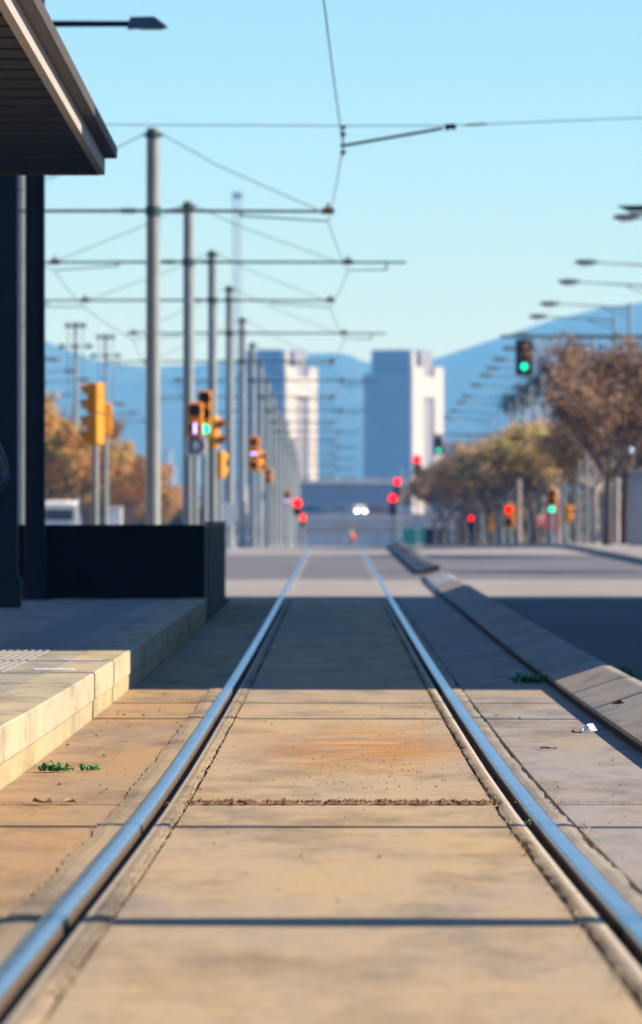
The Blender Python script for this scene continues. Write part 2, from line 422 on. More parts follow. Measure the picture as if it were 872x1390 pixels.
sp+=[(rnd.uniform(-1.4,1.5),26.2+rnd.gauss(0,.03),rnd.uniform(.003,.008)) for _ in range(150)]
crumbs('joint_dirt',sp,pm('rusty_dirt',(.10,.04,.02),(.24,.12,.05),25,.95),'rusty dirt packed in the slab joint across the track')
sp=[(rnd.gauss(.1,.28),30.2+rnd.gauss(0,2.2),rnd.uniform(.003,.008)) for _ in range(160)]
sp+=[(rnd.uniform(-1.4,1.45),rnd.uniform(18,45),rnd.uniform(.003,.009)) for _ in range(240)]
sp+=[(rnd.uniform(-1.4,-.9),rnd.uniform(26,45),rnd.uniform(.009,.018)) for _ in range(22)]+[(rnd.uniform(.9,1.5),rnd.uniform(26,45),rnd.uniform(.007,.014)) for _ in range(14)]
crumbs('grit',sp,pm('dark_grit',(.16,.07,.03),(.08,.05,.03),40,.95),'dark grit sprinkled over the track slabs')
# dry leaves in and by the joint
def leaf(x,y,s,mat,label,name='fallen_leaf',cat='leaf',grp='dry leaves caught in the slab joint',n=1):
    r=random.Random(int(abs(x)*999+y*77)); m=MB()
    for q in range(n):
        ox,oy=(r.gauss(0,s*.8),r.gauss(0,s*1.2)) if n>1 else (0,0)
        a=r.uniform(0,6.28);vs=[]
        L=[(-1,0,.1),(-.3,.5,.25),(.4,.45,.35),(1,0,.15),(.4,-.5,.05),(-.3,-.5,.3)]
        k=r.uniform(.5,1.)*s
        vs=[(x+ox+k*(u*math.cos(a)-v*math.sin(a)),y+oy+k*(u*math.sin(a)+v*math.cos(a)),h(y)+.008+k*w_*r.uniform(.6,1.6)) for u,v,w_ in L]
        vs.append((x+ox,y+oy,h(y)+.008+k*.05)); m.add(vs,[(i,(i+1)%6,6) for i in range(6)])
    return tag(m.build(name,mat),label,cat,grp)
LS=[-.42,-.36,-.31,-.25,-.17,-.12,-.05,.0,.05,.11,.16,.24,.30,.36,.42,.47]
for i,x in enumerate(LS):
    leaf(x,26.2+rnd.gauss(0,.05),rnd.uniform(.016,.032),M_dry,'small dry tan leaf caught in the joint across the middle slab',n=1)
leaf(-1.17,26.1,.06,M_dry,'pale crumpled leaf lying on the joint left of the rails, left one',n=1)
leaf(-1.06,26.15,.05,M_dry,'pale crumpled leaf on the joint left of the rails, nearer the rail',n=1)
def weed(px,py,Y,s,n,label,name='weed'):
    x=wx(px,Y); m=MB(); r=random.Random(px)
    for q in range(n):
        a=r.uniform(0,6.28); l=s*r.uniform(.5,1.3); ox=r.gauss(0,s*.75); oy=r.gauss(0,s*.5)
        dx,dy=math.cos(a),math.sin(a); z=h(Y)+.004
        z1=z+l*r.uniform(.25,.95)
        m.add([(x+ox,Y+oy,z),(x+ox+dx*l*.5-dy*l*.25,Y+oy+dy*l*.5+dx*l*.25,z1),(x+ox+dx*l,Y+oy+dy*l,z1*.4+z*.6+.01),(x+ox+dx*l*.5+dy*l*.25,Y+oy+dy*l*.5-dx*l*.25,z1)],[(0,1,2,3)])
    return tag(m.build(name,M_weed),label,'weed','green scraps and weeds on the concrete')
weed(66,1046,gy(1049),.045,60,'bright green leafy scrap beside the platform foot, larger of two')
weed(117,1045,gy(1048),.03,34,'small green leafy scrap between the platform foot and the left rail')
weed(140,1052,gy(1055),.010,1,'tiny green speck nearest the left rail')
weed(719,926,gy(929),.075,70,'dark green weed growing at the foot of the sloping kerb')
weed(842,918,gy(921),.075,80,'dark green weed behind the sloping kerb on the road side')
weed(713,1118,gy(1121),.018,16,'yellowish green tuft growing at the right rail lip')
# litter
YL=gy(995); x=wx(797,YL); m=MB(); r_=random.Random(8); n_=7
for j in range(n_):
    for i in range(n_):
        u,v=i/(n_-1)-.5,j/(n_-1)-.5; m.v.append((x+u*.07+r_.uniform(-.008,.008),YL+v*.12+r_.uniform(-.010,.010),h(YL)+.008+max(0,.032*(1-3*(u*u+v*v)))+r_.uniform(0,.016)))
for j in range(n_-1):
    for i in range(n_-1): q=j*n_+i; m.f.append((q,q+1,q+n_+1,q+n_))
tag(m.build('paper_scrap',M_paper),'crumpled white paper scrap against the kerb by the shaded gutter','litter')
leaf(wx(779,gy(998)),gy(998),.05,M_scrap,'dark flattened scrap lying beside the white paper','scrap','litter',None,n=1)
m_=leaf(wx(735,gy(1019)),gy(1019),.03,M_scrap,'dark twig-like scrap with a red end on the right slab','twig_scrap','litter',None,n=7)
m_=leaf(wx(836,37.6),37.6,.06,M_scrap,'dark scrap lying on the sloping kerb','kerb_scrap','litter',None,n=1)
m_.location.z=.10
# ------------------------------------------------------------------ platform
PT=.268
plat=thing('tram_platform','low concrete tram platform with pale lit edge on the left','platform',(0,0,0))
def ph(y): return h(y)
m=MB(); m.extr([(-4.50,0),(-4.50,PT-.003),(-1.70,PT-.003),(-1.70,0)],ys(4,72.4,1.5)); m.build('paving',M_plat,plat)
# edge blocks: two courses with vertical joints
m=MB(); yb=4.0; k=0
while yb<72.3:
    ye=min(yb+2.0,72.4)
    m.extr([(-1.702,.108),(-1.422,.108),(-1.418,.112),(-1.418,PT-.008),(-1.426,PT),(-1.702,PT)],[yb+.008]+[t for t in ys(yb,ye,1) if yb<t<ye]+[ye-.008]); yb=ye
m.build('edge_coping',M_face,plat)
m=MB(); yb=3.5
while yb<72.3:
    ye=min(yb+3.0,72.4)
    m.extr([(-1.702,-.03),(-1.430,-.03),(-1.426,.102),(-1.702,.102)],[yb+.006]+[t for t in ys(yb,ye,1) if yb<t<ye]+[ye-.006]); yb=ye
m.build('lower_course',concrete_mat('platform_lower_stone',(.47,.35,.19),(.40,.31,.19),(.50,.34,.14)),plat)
m=MB()
for base in (-2.40,-3.98):
    for k in range(9):
        x=base+.02+k*.05; m.extr([(x-.012,PT-.003),(x-.008,PT+.004),(x+.008,PT+.004),(x+.012,PT-.003)],ys(4,72.2,3),closed=False)
m.build('tactile_ribs',pm('tactile_grey',(.20,.19,.18),(.26,.24,.22),5,.8),plat)
m=MB()
yy=5.0
while yy<72:
    m.extr([(-4.4,PT-.0022),(-1.45,PT+.0012)],[yy,yy+.03],closed=False); yy+=3.1
struct(m.build('paving_joint',M_dirt_shade,plat),None,'stuff')
# access-cover slots seen on the lit edge
for px,py,Y in ((108,900,42.2),(70,912,39.5)):
    x=wx(px,Y); m=MB(); m.box(x-.12,x+.12,Y-.09,Y+.09,h(Y)+PT-.004,h(Y)+PT+.003); m.build('cover_plate',M_sign,plat)
# ------------------------------------------------------------------ parapet of ramp
par=thing('ramp_parapet','black panelled parapet round the ramp behind the platform end','parapet',(0,0,0))
m=MB(); m.box(-4.46,-1.443,72.44,72.52,.0,1.105); m.build('front_panel',M_panel,par)
m=MB(); m.prism([(72.521,.0),(86.5,0),(86.5,1.06),(72.521,1.09)],-1.485,-1.44,'x'); m.build('side_panel',M_panel,par)
m=MB(); m.prism([(72.521,.0),(86.5,0),(86.5,1.06),(72.521,1.09)],-4.46,-4.41,'x'); m.build('side_panel',M_panel,par)
m=MB(); m.prism([(76,1.086),(86.4,1.063),(86.4,1.10),(76,1.125)],-1.50,-1.43,'x'); m.build('cap_rail',M_rust,par)
m=MB(); m.prism([(72.53,.0),(86.5,0),(72.53,.24)],-4.40,-1.49,'x'); m.build('ramp_floor',M_conc,par)
for y in (75,78,81,84):
    m=MB(); m.box(-1.439,-1.428,y-.03,y+.03,.02,1.05); m.build('stiffener',M_panel,par)
for x in (-4.3,-3.6,-2.9,-2.2,-1.6):
    m=MB(); m.box(x-.02,x+.02,72.425,72.439,.33,1.09); m.build('panel_seam',M_panel,par)
# ------------------------------------------------------------------ canopy
can=thing('platform_canopy','grey ribbed shelter roof with pale edge trim over the platform','canopy',(0,0,0))
cz=lambda y:3.83+(50-y)*.0108
YC=[12+i*.22 for i in range(int(38/.22)+1)]
m=MB()
# ribbed soffit: small steps across
v=[]
for k in range(48):
    y=12+k*.79
    v+=[(y,cz(y)+.05),(y+.02,cz(y)+.005),(y+.77,cz(y)+.005+.002),(y+.785,cz(y)+.05)]
v=[q for q in v if q[0]<49.98]
for (y,z) in v: m.v+=[(-4.25,y,z),(-1.80,y,z)]
m.f=[(2*i,2*i+1,2*i+3,2*i+2) for i in range(len(v)-1)]
m.build('ribbed_soffit',M_soffit,can)
Y2=[12,50]
m=MB(); m.extr([(-1.80,-.004),(-1.75,0),(-1.75,.12),(-1.80,.12)],Y2,dz=cz); m.build('edge_trim',M_trim,can)
m=MB(); m.extr([(-1.79,.122),(-1.66,.122),(-1.655,.20),(-1.79,.22)],Y2,dz=cz); m.build('gutter_flashing',M_brown,can)
m=MB(); m.extr([(-4.25,.03),(-1.80,.03),(-1.80,.20),(-3,.30),(-4.25,.2)],[12,49.98],dz=cz); m.build('roof_deck',M_brown,can)
m=MB(); m.box(-4.25,-1.80,49.985,50.03,cz(50)-.004,cz(50)+.19); m.build('end_trim',M_brown,can)
for y in (18,30,42):
    m=MB(); m.box(-3.35,-3.17,y-.08,y+.08,h(y)+PT,cz(y)+.02,.01); m.build('column',M_dark,can)
# ------------------------------------------------------------------ dark posts on platform
p=thing('steel_post','dark square steel post on the platform at the left picture edge','post',(wx(8,66),66,h(66)+PT))
m=MB(); m.box(-.10,.105,-.10,.10,0,5.3,.012); m.build('shaft',M_dark,p)
m=MB(); m.box(-.15,.145,-.14,.14,0,.30,.02); m.build('base_shoe',M_rust if False else M_dark,p)
p=thing('platform_lamp','tall dark lamp post at the platform end with long arm and boxy head','street lamp',(wx(46,71.5),71.5,h(71.5)+PT))
m=MB(); m.cyl((0,0,0),(0,0,7.6),.112,.105,20); m.build('post',M_dark,p,smooth=True)
m=MB(); m.cyl((0,0,0),(0,0,.02),.2,.2,20); m.build('base_plate',M_dark,p)
az=wz(32,71.5)-PT-h(71.5)
m=MB(); m.cyl((.1,0,az),(1.07,0,az),.036,.032,12); m.build('arm',M_dark,p,smooth=True)
hd=MB(); hd.prism([(1.00,az-.055),(1.03,az+.065),(1.29,az+.07),(1.41,az-.02),(1.43,az-.04),(1.12,az-.045)],-.16,.16,'y'); hdo=hd.build('lamp_head',pm('lamp_blue_grey',(.05,.09,.15),(.07,.11,.17),5,.4,.3),p)
m=MB(); m.box(1.12,1.38,-.12,.12,az-.058,az-.0455); m.build('lens_glass',M_sign,hdo)
p=thing('pale_mast','pale grey mast standing between the two dark platform posts','mast',(wx(29,150),150,0))
m=MB(); m.cyl((0,0,0),(0,0,9.6),.15,.12,16); m.build('shaft',M_pole,p,smooth=True)
m=MB(); m.cyl((0,0,0),(0,0,.3),.18,.18,16); m.build('base',M_pole,p)
# blue-white no-parking disc low between the posts
p=thing('round_sign','small round bluish white road sign low between the dark posts','sign',(wx(27,170),170,0))
m=MB(); m.cyl((0,0,0),(0,0,1.05),.03,.03,8); m.build('post',M_pole,p)
m=MB(); m.cyl((0,-.02,.85),(0,.0,.85),.26,.26,24); m.build('disc',M_white,p)
m=MB(); m.box(-.035,.035,-.03,-.021,.66,1.04); o=m.build('bar',M_blue,p); 
# ------------------------------------------------------------------ catenary masts
NP=18
PY=[109+26.6*i for i in range(NP)]
ORD=['first','second','third','fourth','fifth','sixth','seventh','eighth','ninth','tenth','eleventh','twelfth','thirteenth','fourteenth','fifteenth','sixteenth','seventeenth','eighteenth','nineteenth','twentieth','twenty-first','twenty-second','twenty-third','twenty-fourth']
CW=[]  # contact wire support points
def mast(i,long_right):
    Y=PY[i]; hz=h(Y)
    t=thing('catenary_pole',f'{ORD[i]} grey catenary pole beyond the platform, with crossarm over both tracks','catenary pole',(-3.0,Y,hz),group='catenary poles between the tracks')
    H=7.48; A=[6.12,6.24,6.26,6.13,6.05][i] if i<5 else 6.1
    m=MB(); m.cyl((0,0,0),(0,0,H),.125,.108,20); m.build('shaft',M_pole,t,smooth=True)
    m=MB(); m.cyl((0,0,H-.16),(0,0,H-.06),.125,.125,16); m.cyl((-.17,0,H-.11),(.17,0,H-.11),.022,.022,8); m.build('top_clamp',M_green,t)
    m=MB(); m.cyl((0,0,0),(0,0,.04),.24,.24,16); m.cyl((0,0,.04),(0,0,.3),.15,.13,16); m.build('base',M_pole,t)
    m=MB(); m.cyl((0,0,A-.08),(0,0,A+.07),.128,.128,16); m.build('arm_clamp',M_green,t)
    reach=[(2.97 if not long_right else 4.45),(4.45 if not long_right else 2.97)]
    for s,rc in ((1,reach[0]),(-1,reach[1])):
        a=MB(); a.cyl((s*.11,0,A),(s*rc,0,A-.01),.027,.022,8); ao=a.build('crossarm',M_green,t)
        q=MB()
        for k in range(4): q.cyl((s*(.30+.06*k),0,A),(s*(.33+.06*k),0,A),.055,.055,10)
        q.build('insulator',M_insul,ao)
        wx_=s*3.0+(-.12 if not long_right else .26)*(1)
        # head fitting
        q=MB(); q.cyl((wx_-.10*1,0,A),(wx_+.10,0,A),.055,.055,8); q.cyl((wx_,0,A+.02),(wx_,0,A+.13),.03,.02,8); q.build('wire_clamp',M_insul,ao)
        # registration arm
        lw=A-.17
        if rc>4: st=(s*4.05,A-.13)
        else: st=(s*1.45,A-.05)
        q=MB(); q.cyl((st[0],0,A),(st[0],0,st[1]-.05),.02,.02,6); q.cyl((st[0],0,st[1]-.03),(wx_,0,lw),.016,.013,6); q.build('registration_arm',M_green,t)
        e=s*(3.0 if rc>4 else 2.7)
        q=MB(); q.tube([(s*.17,0,H-.11),(s*.17+(e-s*.17)*.35,0,H-.11+(A+.06-H+.11)*.42),(e,0,A+.02)],[.009]*3,6); q.build('stay_wire',M_wire,t)
        if s==1: CW.append((-3+wx_,Y,hz+lw-.02,-3-3.0+(-.12 if not long_right else .26),))
    return t
for i in range(NP): mast(i,i%2==1)
# near cross-span over the road carrying the wire before the first pole
cs=thing('cross_span','taut cross-span wire with slanted steady arm above the track','span wire',(0,0,0))
Y0=86.5; zs=wz(170,Y0)
m=MB(); m.tube([(-7.6,Y0,zs+.03),(wx(470,Y0),Y0,zs-.004),(wx(620,Y0),Y0,zs+.0),(9.6,Y0,zs+.34)],[.0065]*4,6); m.build('span_wire',M_wire,cs)
m=MB(); m.tube([(wx(468,Y0),Y0,wz(197,Y0)),(wx(600,Y0),Y0,wz(174,Y0))],[.020,.020],8); m.build('steady_arm',M_green,cs)
m=MB(); m.cyl((wx(603,Y0),Y0,wz(172,Y0)),(wx(618,Y0),Y0,wz(171,Y0)),.036,.036,8); m.cyl((wx(606,Y0),Y0,wz(168,Y0)),(wx(606,Y0),Y0,wz(177,Y0)),.02,.02,8); m.cyl((wx(616,Y0),Y0,wz(168,Y0)),(wx(616,Y0),Y0,wz(176,Y0)),.02,.02,8); m.build('insulator',M_insul,cs)
m=MB(); m.cyl((wx(632,Y0),Y0,wz(169.5,Y0)),(wx(660,Y0),Y0,wz(168,Y0)),.014,.014,8); m.build('turnbuckle',M_green,cs)
m=MB(); m.cyl((wx(465,Y0),Y0,wz(170,Y0)),(wx(464.5,Y0),Y0,wz(212,Y0)),.012,.012,6)
for yy_ in (172,182,197,206): m.cyl((wx(461,Y0),Y0,wz(yy_,Y0)),(wx(469,Y0),Y0,wz(yy_,Y0)),.022,.022,6)
m.build('dropper',M_green,cs)
m=MB(); m.cyl((9.6,Y0,0),(9.6,Y0,zs+.8),.13,.11,14); m.build('mast',M_pole,cs)
m=MB(); m.cyl((-7.7,Y0,0),(-7.7,Y0,zs+.4),.13,.11,14); m.build('mast',M_pole,cs)
sup=[(-.25,20,5.95),(-.12,59.5,wz(-8,59.5)),(wx(465,Y0),Y0,wz(197,Y0))]+[(a,b,c) for a,b,c,d in CW]
def wire(pts,label,name='contact_wire'):
    m=MB(); P=[]
    for k in range(len(pts)-1):
        a,b=Vector(pts[k]),Vector(pts[k+1]); n=6
        for i in range(n):
            t=i/n; p_=a.lerp(b,t); p_.z-=4*t*(1-t)*.05; P.append(p_)
    P.append(Vector(pts[-1])); m.tube(P,[.0075+.010*min(1,max(0,(p.y-100)/300)) for p in P],6)
    return tag(m.build(name,M_wire),label,'wire')
wire(sup,'zigzag contact wire over the near track, running to the top edge')
wire([(-6.2,20,5.9),(-6.0,60,5.9)]+[(d,b,c) for a,b,c,d in CW],'contact wire over the second track behind the poles')
# ------------------------------------------------------------------ kerb separator
kb=thing('sloping_kerb','sloping concrete kerb between the track and the road','kerb',(0,0,0))
m=MB(); y=-6.0
while y<99:
    ye=min(y+3.9,99.5)
    m.extr([(1.505,.036),(1.485,.041),(1.488,.062),(1.51,.070),(1.80,.165),(1.815,.168),(1.868,.166),(1.875,.155),(1.875,-.05),(1.54,-.05)],[y+.012]+[t for t in ys(y,ye,1.3) if y<t<ye]+[ye-.012]); y=ye
m.build('kerb_blocks',M_kerb,kb)
m=MB(); m.box(1.575,2.02,-6,99.4,-.3,.03); 
m=MB(); m.extr([(1.504,-.05),(1.504,.034),(1.54,.05),(1.80,.145),(1.86,.145),(1.86,-.05)],ys(-6,99.4)); m.build('joint_fill_and_shade',M_dirt_shade,kb)  # fills the block joints; dark face below the lip is painted shade
kb2=thing('kerb_nose','pale end block of the sloping kerb at the crossing','kerb',(0,0,0))
m=MB(); m.extr([(1.47,-.01),(1.48,.045),(1.51,.070),(1.80,.165),(1.86,.155),(1.875,-.01)],[99.6,101,108]); m.build('nose_block',M_trim,kb2)
m=MB(); m.extr([(1.48,-.01),(1.49,.04),(1.52,.060),(1.80,.14),(1.85,.12),(1.87,-.01)],[108.01,111,114.5]); m.build('ramped_tail',M_pale,kb2)
kb3=thing('dark_kerb','dark raised kerb island running to the crest beside the track','kerb',(0,0,0))
m=MB(); m.extr([(1.48,0),(1.49,.05),(1.54,.09),(1.82,.19),(1.90,.18),(1.93,0)],ys(121,192,4)); m.build('island_block',pm('dark_kerb_stone',(.10,.105,.10),(.15,.15,.14),2,.9),kb3,smooth=True)
m=MB(); m.extr([(1.62,.10),(1.64,.14),(1.76,.182),(1.79,.17)],ys(121.5,191,4)); m.build('mounting_strip',M_asph,kb3)

# ------------------------------------------------------------------ street lamps
def street_lamp(label):
    t=thing('street_lamp',label,'street lamp',(0,0,0),group='street lamps along the east pavement')
    m=MB(); m.cyl((0,0,0),(0,0,9.25),.10,.06,14); m.build('post',M_pole,t,smooth=True)
    m=MB(); m.cyl((0,0,0),(0,0,.5),.15,.14,14); m.build('base',M_pole,t)
    a=MB(); a.cyl((0,0,9.05),(-2.75,0,9.20),.035,.022,8); ao=a.build('arm',M_lampm,t)
    m=MB(); m.tube([(0,0,8.75),(-.7,0,8.9),(-1.05,0,9.08)],[.02]*3,6); m.build('brace',M_lampm,t)
    l=MB(); l.ell((-3.05,0,9.22),.42,.17,.095,16,8); lo=l.build('lamp_head',M_lampm,t,smooth=True)
    m=MB(); m.ell((-3.1,0,9.15),.25,.12,.07,12,6); m.build('lens_glass',M_sign,lo,smooth=True)
    return t
LZ=[187,217,233,254,268,291,311,329,345,360,382,410,427,455,480]
proto=None
SIDEX=11.3
for i,Y in enumerate(LZ):
    lab=f'{ORD[i]} long-armed street lamp of the right row, counted from the nearest'
    if proto is None: proto=street_lamp(lab); proto.location=(SIDEX,Y,h(Y)+.13)
    else: dup(proto,(SIDEX,Y,h(Y)+.13),0,lab)
for i,Y in enumerate([328,350,369,398,431,460,490]):
    o=dup(proto,(-17.0,Y,h(Y)+.1),math.pi,f'{ORD[i]} street lamp of the left row beyond the autumn trees, from the nearest',group='street lamps of the left row')
# boxy lamp top right
p=thing('floodlight','dark flat wedge lamp jutting in at the right picture edge','street lamp',(9.6,126,.13))
z1=wz(286,126)-.13; xh=wx(838,126)-9.6
m=MB(); m.cyl((0,0,0),(0,0,z1+.3),.11,.09,14); m.build('post',M_pole,p,smooth=True)
m=MB(); m.cyl((0,0,z1),(xh+.9,0,z1),.035,.035,8); m.build('arm',M_dark,p)
m=MB(); m.prism([(xh,z1+.095),(xh+.20,z1+.0),(xh+.95,z1+.0),(xh+.95,z1+.11)],-.15,.15,'y'); m.build('lamp_head',M_dark,p)
m=MB(); m.box(xh+.22,xh+.9,-.12,.12,z1-.07,z1-.03); m.build('mounting_bar',M_dark,p)
# clustered masts, left
def cmast(px,Y,top,label):
    z=h(Y); t=thing('floodlight_mast',label,'light mast',(wx(px,Y),Y,z),group='blurred floodlight masts on the left')
    H=wz(top,Y)-z
    m=MB(); m.cyl((0,0,0),(0,0,H),.12,.07,12); m.build('pole',M_pole,t,smooth=True)
    for dx in (-.34,.34):
        m=MB(); m.cyl((dx,0,H-3.6),(dx,0,H-.2),.022,.022,6); m.build('rod',M_lampm,t)
    for zz,L in ((H-.15,.34),(H-1.1,.62)):
        m=MB(); m.cyl((-L,0,zz),(L,0,zz),.03,.03,6); m.build('crossbar',M_lampm,t)
        for dx in (-L,0,L):
            m=MB(); m.box(dx-.14,dx+.14,-.1,.1,zz-.10,zz+.10,.03); m.build('lamp_head',M_lampm,t)
cmast(103,300,437,'floodlight mast with two tiers of lamps, left one of the pair')
cmast(144,335,453,'floodlight mast with two tiers of lamps, right one behind the yellow signals')

# ------------------------------------------------------------------ traffic signals
LENS={'r':M_lred,'g':M_lgreen,'w':M_lwhite,'o':M_lensoff}
def sig_head(t,z,lenses,w=.30,ph_=.30,x=0,y=0,rz=0,body=M_yellow,board=False,rad=.09,bar=None):
    """housing with lenses facing -y (then turned by rz); z is the top"""
    n=len(lenses); H=ph_*n
    rot=Matrix.Rotation(rz,4,'Z')
    def place(mb):
        mb.v=[tuple(Vector((x,y,0))+(rot@Vector(p))) for p in mb.v]; return mb
    m=MB(); m.box(-w/2,w/2,-.10,.12,z-H,z,.025); ho=place(m).build('signal_housing',body,t)
    if board:
        m=MB(); m.box(-w*.95,w*.95,.12,.135,z-H-.14,z+.14,.003); place(m).build('backboard',M_black,t)
        m=MB()
        for (a,b,c,d) in ((-w*.95,w*.95,z+.12,z+.14),(-w*.95,w*.95,z-H-.14,z-H-.12),(-w*.95,-w*.95+.02,z-H-.119,z+.119),(w*.95-.02,w*.95,z-H-.119,z+.119)): m.box(a,b,.112,.119,c,d)
        place(m).build('board_edge',M_trim,t)
    for k,l in enumerate(lenses):
        c=z-ph_*(k+.5)
        m=MB(); m.cyl((0,-.108,c),(0,-.10,c),rad*1.15,rad*1.15,20)
        if l in 'o': pass
        place(m).build('lens_rim',M_black,ho)
        m=MB()
        if l=='w': m.box(-.03,.03,-.125,-.109,c-rad,c+rad) if bar=='v' else m.box(-rad,rad,-.125,-.109,c-.035,c+.035)
        else: m.ell((0,-.108,c),rad,.03,rad,16,8)
        place(m).build('lens',LENS[l],ho)
        v=MB(); n_=14; vs=[];fs=[]
        for q in range(n_+1):
            a=R(-35)+R(250)*q/n_; 
            dep=.20 if True else 0
            cx_,cz_=math.cos(a)*rad*1.25,math.sin(a)*rad*1.25
            dd=dep*(.45+.55*max(0,math.sin(a)))
            vs+=[(cx_,-.10,c+cz_),(cx_*.98,-.10-dd,c+cz_*.98)]
        fs=[(2*q,2*q+1,2*q+3,2*q+2) for q in range(n_)]
        v.add(vs,fs); place(v).build('visor',body,ho)
    return ho
def signal(px,Y,top,lenses,label,rz=0,body=M_yellow,ph_=.30,w=.30,extra=None,rad=.09,bar=None,board=False,pr=.055,side=0,zb=None):
    z=h(Y) if zb is None else zb; t=thing('traffic_signal',label,'traffic light',(wx(px,Y)-side,Y,z),group='traffic signals')
    T=wz(top,Y)-z
    m=MB(); m.cyl((0,.02,0),(0,.02,T-(0.02 if side==0 else .1)),pr,pr,12); m.build('pole',M_pole,t,smooth=True)
    m=MB(); m.cyl((0,.02,0),(0,.02,.35),pr*1.6,pr*1.5,12); m.build('pole_base',M_pole,t)
    sig_head(t,T,lenses,w,ph_,side,-.16 if side==0 else 0,rz,body,board,rad,bar)
    if side:
        m=MB(); m.cyl((0,.02,T-.15),(side,.02,T-.15),.025,.025,8); m.build('bracket',M_pole,t)
    return t
# left group
t=signal(124,118,520,'oo','pair of yellow signal boxes stacked on a grey pole, nearest on the left',rz=R(-115),ph_=.27,w=.30)
sig_head(t,wz(563,118)-h(118),'oo',.30,.27,0,-.16+.0,R(-115))
t.location.x=wx(129,118)
signal(143,140,547,'oo','single yellow signal box seen from behind the stacked pair',rz=R(-165),ph_=.35,w=.27)
t=signal(265,126,546,'ow','yellow tram signal with upright white bar above the D plate',ph_=.33,w=.30,rad=.10,bar='v')
# D plate
zz=wz(606,126)-h(126)
pl=MB(); pl.box(-.18,.21,-.20,-.18,zz-.19,zz+.19,.006); po=pl.build('sign_plate',M_sign,t)
cu=bpy.data.curves.new('letter','FONT'); cu.body='D'; cu.size=.40; cu.align_x='CENTER'; cu.align_y='CENTER'; cu.extrude=.003; cu.offset=.012
lo=bpy.data.objects.new('letter',cu); COL.objects.link(lo); lo.parent=po; lo.location=(.015,-.206,zz); lo.rotation_euler=(R(90),0,0); cu.materials.append(M_signd)
bpy.context.view_layer.update()
lm=bpy.data.meshes.new_from_object(lo.evaluated_get(bpy.context.evaluated_depsgraph_get())); lm.materials.clear(); lm.materials.append(M_signd)
l2=bpy.data.objects.new('letter',lm); COL.objects.link(l2); l2.parent=po; l2.location=lo.location; l2.rotation_euler=lo.rotation_euler; bpy.data.objects.remove(lo)
t=signal(278,133,530,'oog','yellow three-lamp signal showing green right of the D plate',ph_=.31,w=.27,rad=.105)
signal(290,139,566,'oo','orange signal head turned to the right, behind the green one',rz=R(62),ph_=.33,w=.24)
signal(298,158,612,'oo','pale yellow signal box low on a pole beside the fourth catenary pole',rz=R(150),ph_=.33,w=.26)
t=thing('round_sign','pale round sign back beside the parapet end','sign',(wx(308,168),168,0))
m=MB(); m.cyl((0,0,0),(0,0,1.1),.03,.03,8); m.build('post',M_pole,t)
m=MB(); m.cyl((0,-.03,wz(698,168)),(0,-.01,wz(698,168)),.30,.30,24); m.build('disc',M_white,t)
t=signal(345,205,592,'owo','yellow tram signal with level white bar, middle of the pole row',ph_=.36,w=.34,rad=.10)
signal(353,214,612,'oo','orange side-on signal just right of the level-bar tram signal',rz=R(60),ph_=.34,w=.26)
signal(365,262,636,'oo','small orange signal with dark lamp among the far poles',ph_=.30,w=.32)
signal(391,345,666,'ow','faint tram signal with pale lamp left of the red one',ph_=.36,w=.36,rad=.14)
signal(405,330,678,'rr','red signal beside the track beyond the crest, nearer one of two on the left',ph_=.52,w=.32,rad=.17) if False else None
signal(404.5,330,677,'ro','red signal beside the track left of the far bridge',ph_=.42,w=.34,rad=.19)
signal(412,360,698,'ro','dim low red signal right under the brighter red one',ph_=.36,w=.3,rad=.13)
signal(480,470,724,'ro','tiny red signal low between the rails at the far bridge',ph_=.3,w=.3,rad=.09)
signal(478,440,712,'og','tiny green signal under the far bridge girder',ph_=.3,w=.3,rad=.07)
# right group
signal(567,430,619,'roo','red signal highest of the three beside the right tower',ph_=.42,w=.44,rad=.24,body=M_black)
signal(541,470,650,'roo','red signal in the middle of the three beside the right tower',ph_=.42,w=.44,rad=.25,body=M_black)
signal(534,430,672,'roo','red signal lowest of the three beside the right tower',ph_=.42,w=.44,rad=.24,body=M_black)
signal(691,235,684,'ro','orange-bodied red signal among the tree trunks',ph_=.42,w=.40,rad=.11)
signal(640,300,698,'ro','small red signal in front of the far tree trunks',ph_=.36,w=.30,rad=.09,body=M_black)
signal(668,285,698,'oo','small amber signal box seen between trunks beside the red one',ph_=.36,w=.30,rad=.1,rz=R(60))
signal(749.5,215,664,'oog','orange signal showing green above the coral boards',ph_=.26,w=.32,rad=.10)
signal(771,225,686,'oo','amber signal box side-on between tree trunks',rz=R(90),ph_=.28,w=.36)
# overhead gantries
def gantry(px,top,Y,xp,xa,label):
    z=h(Y)+.13; t=thing('signal_gantry',label,'traffic light',(xp,Y,z),group='overhead signal gantries')
    zt=wz(top,Y)-z
    m=MB(); m.cyl((0,0,0),(0,0,zt+.25),.12,.10,14); m.build('post',M_lampm,t,smooth=True)
    m=MB(); m.cyl((0,0,zt),(xa-xp,0,zt+.02),.075,.05,10); m.build('boom',M_lampm,t,smooth=True)
    m=MB(); m.tube([(0,0,zt+.9),(-1.6,0,zt+.05)],[.02,.02],6) if False else m.cyl((0,0,zt-.5),(-1.2,0,zt-.02),.03,.03,8); m.build('brace',M_lampm,t)
    x=wx(px,Y)-xp
    m=MB(); m.cyl((x,.05,zt-.2),(x,.05,zt+.05),.03,.03,8); m.build('hanger',M_lampm,t)
    sig_head(t,zt-.22,'oog',.30,.30,x,-.05,0,pm('amber_brown_body',(.13,.05,.015),(.09,.035,.01),6,.6),True,.11)
gantry(712,457,215,10.4,wx(680,215),'long overhead signal boom with green lamp over the right road')
gantry(596,590,415,10.4,wx(586,415),'far overhead signal boom with small green lamp by the right tower')

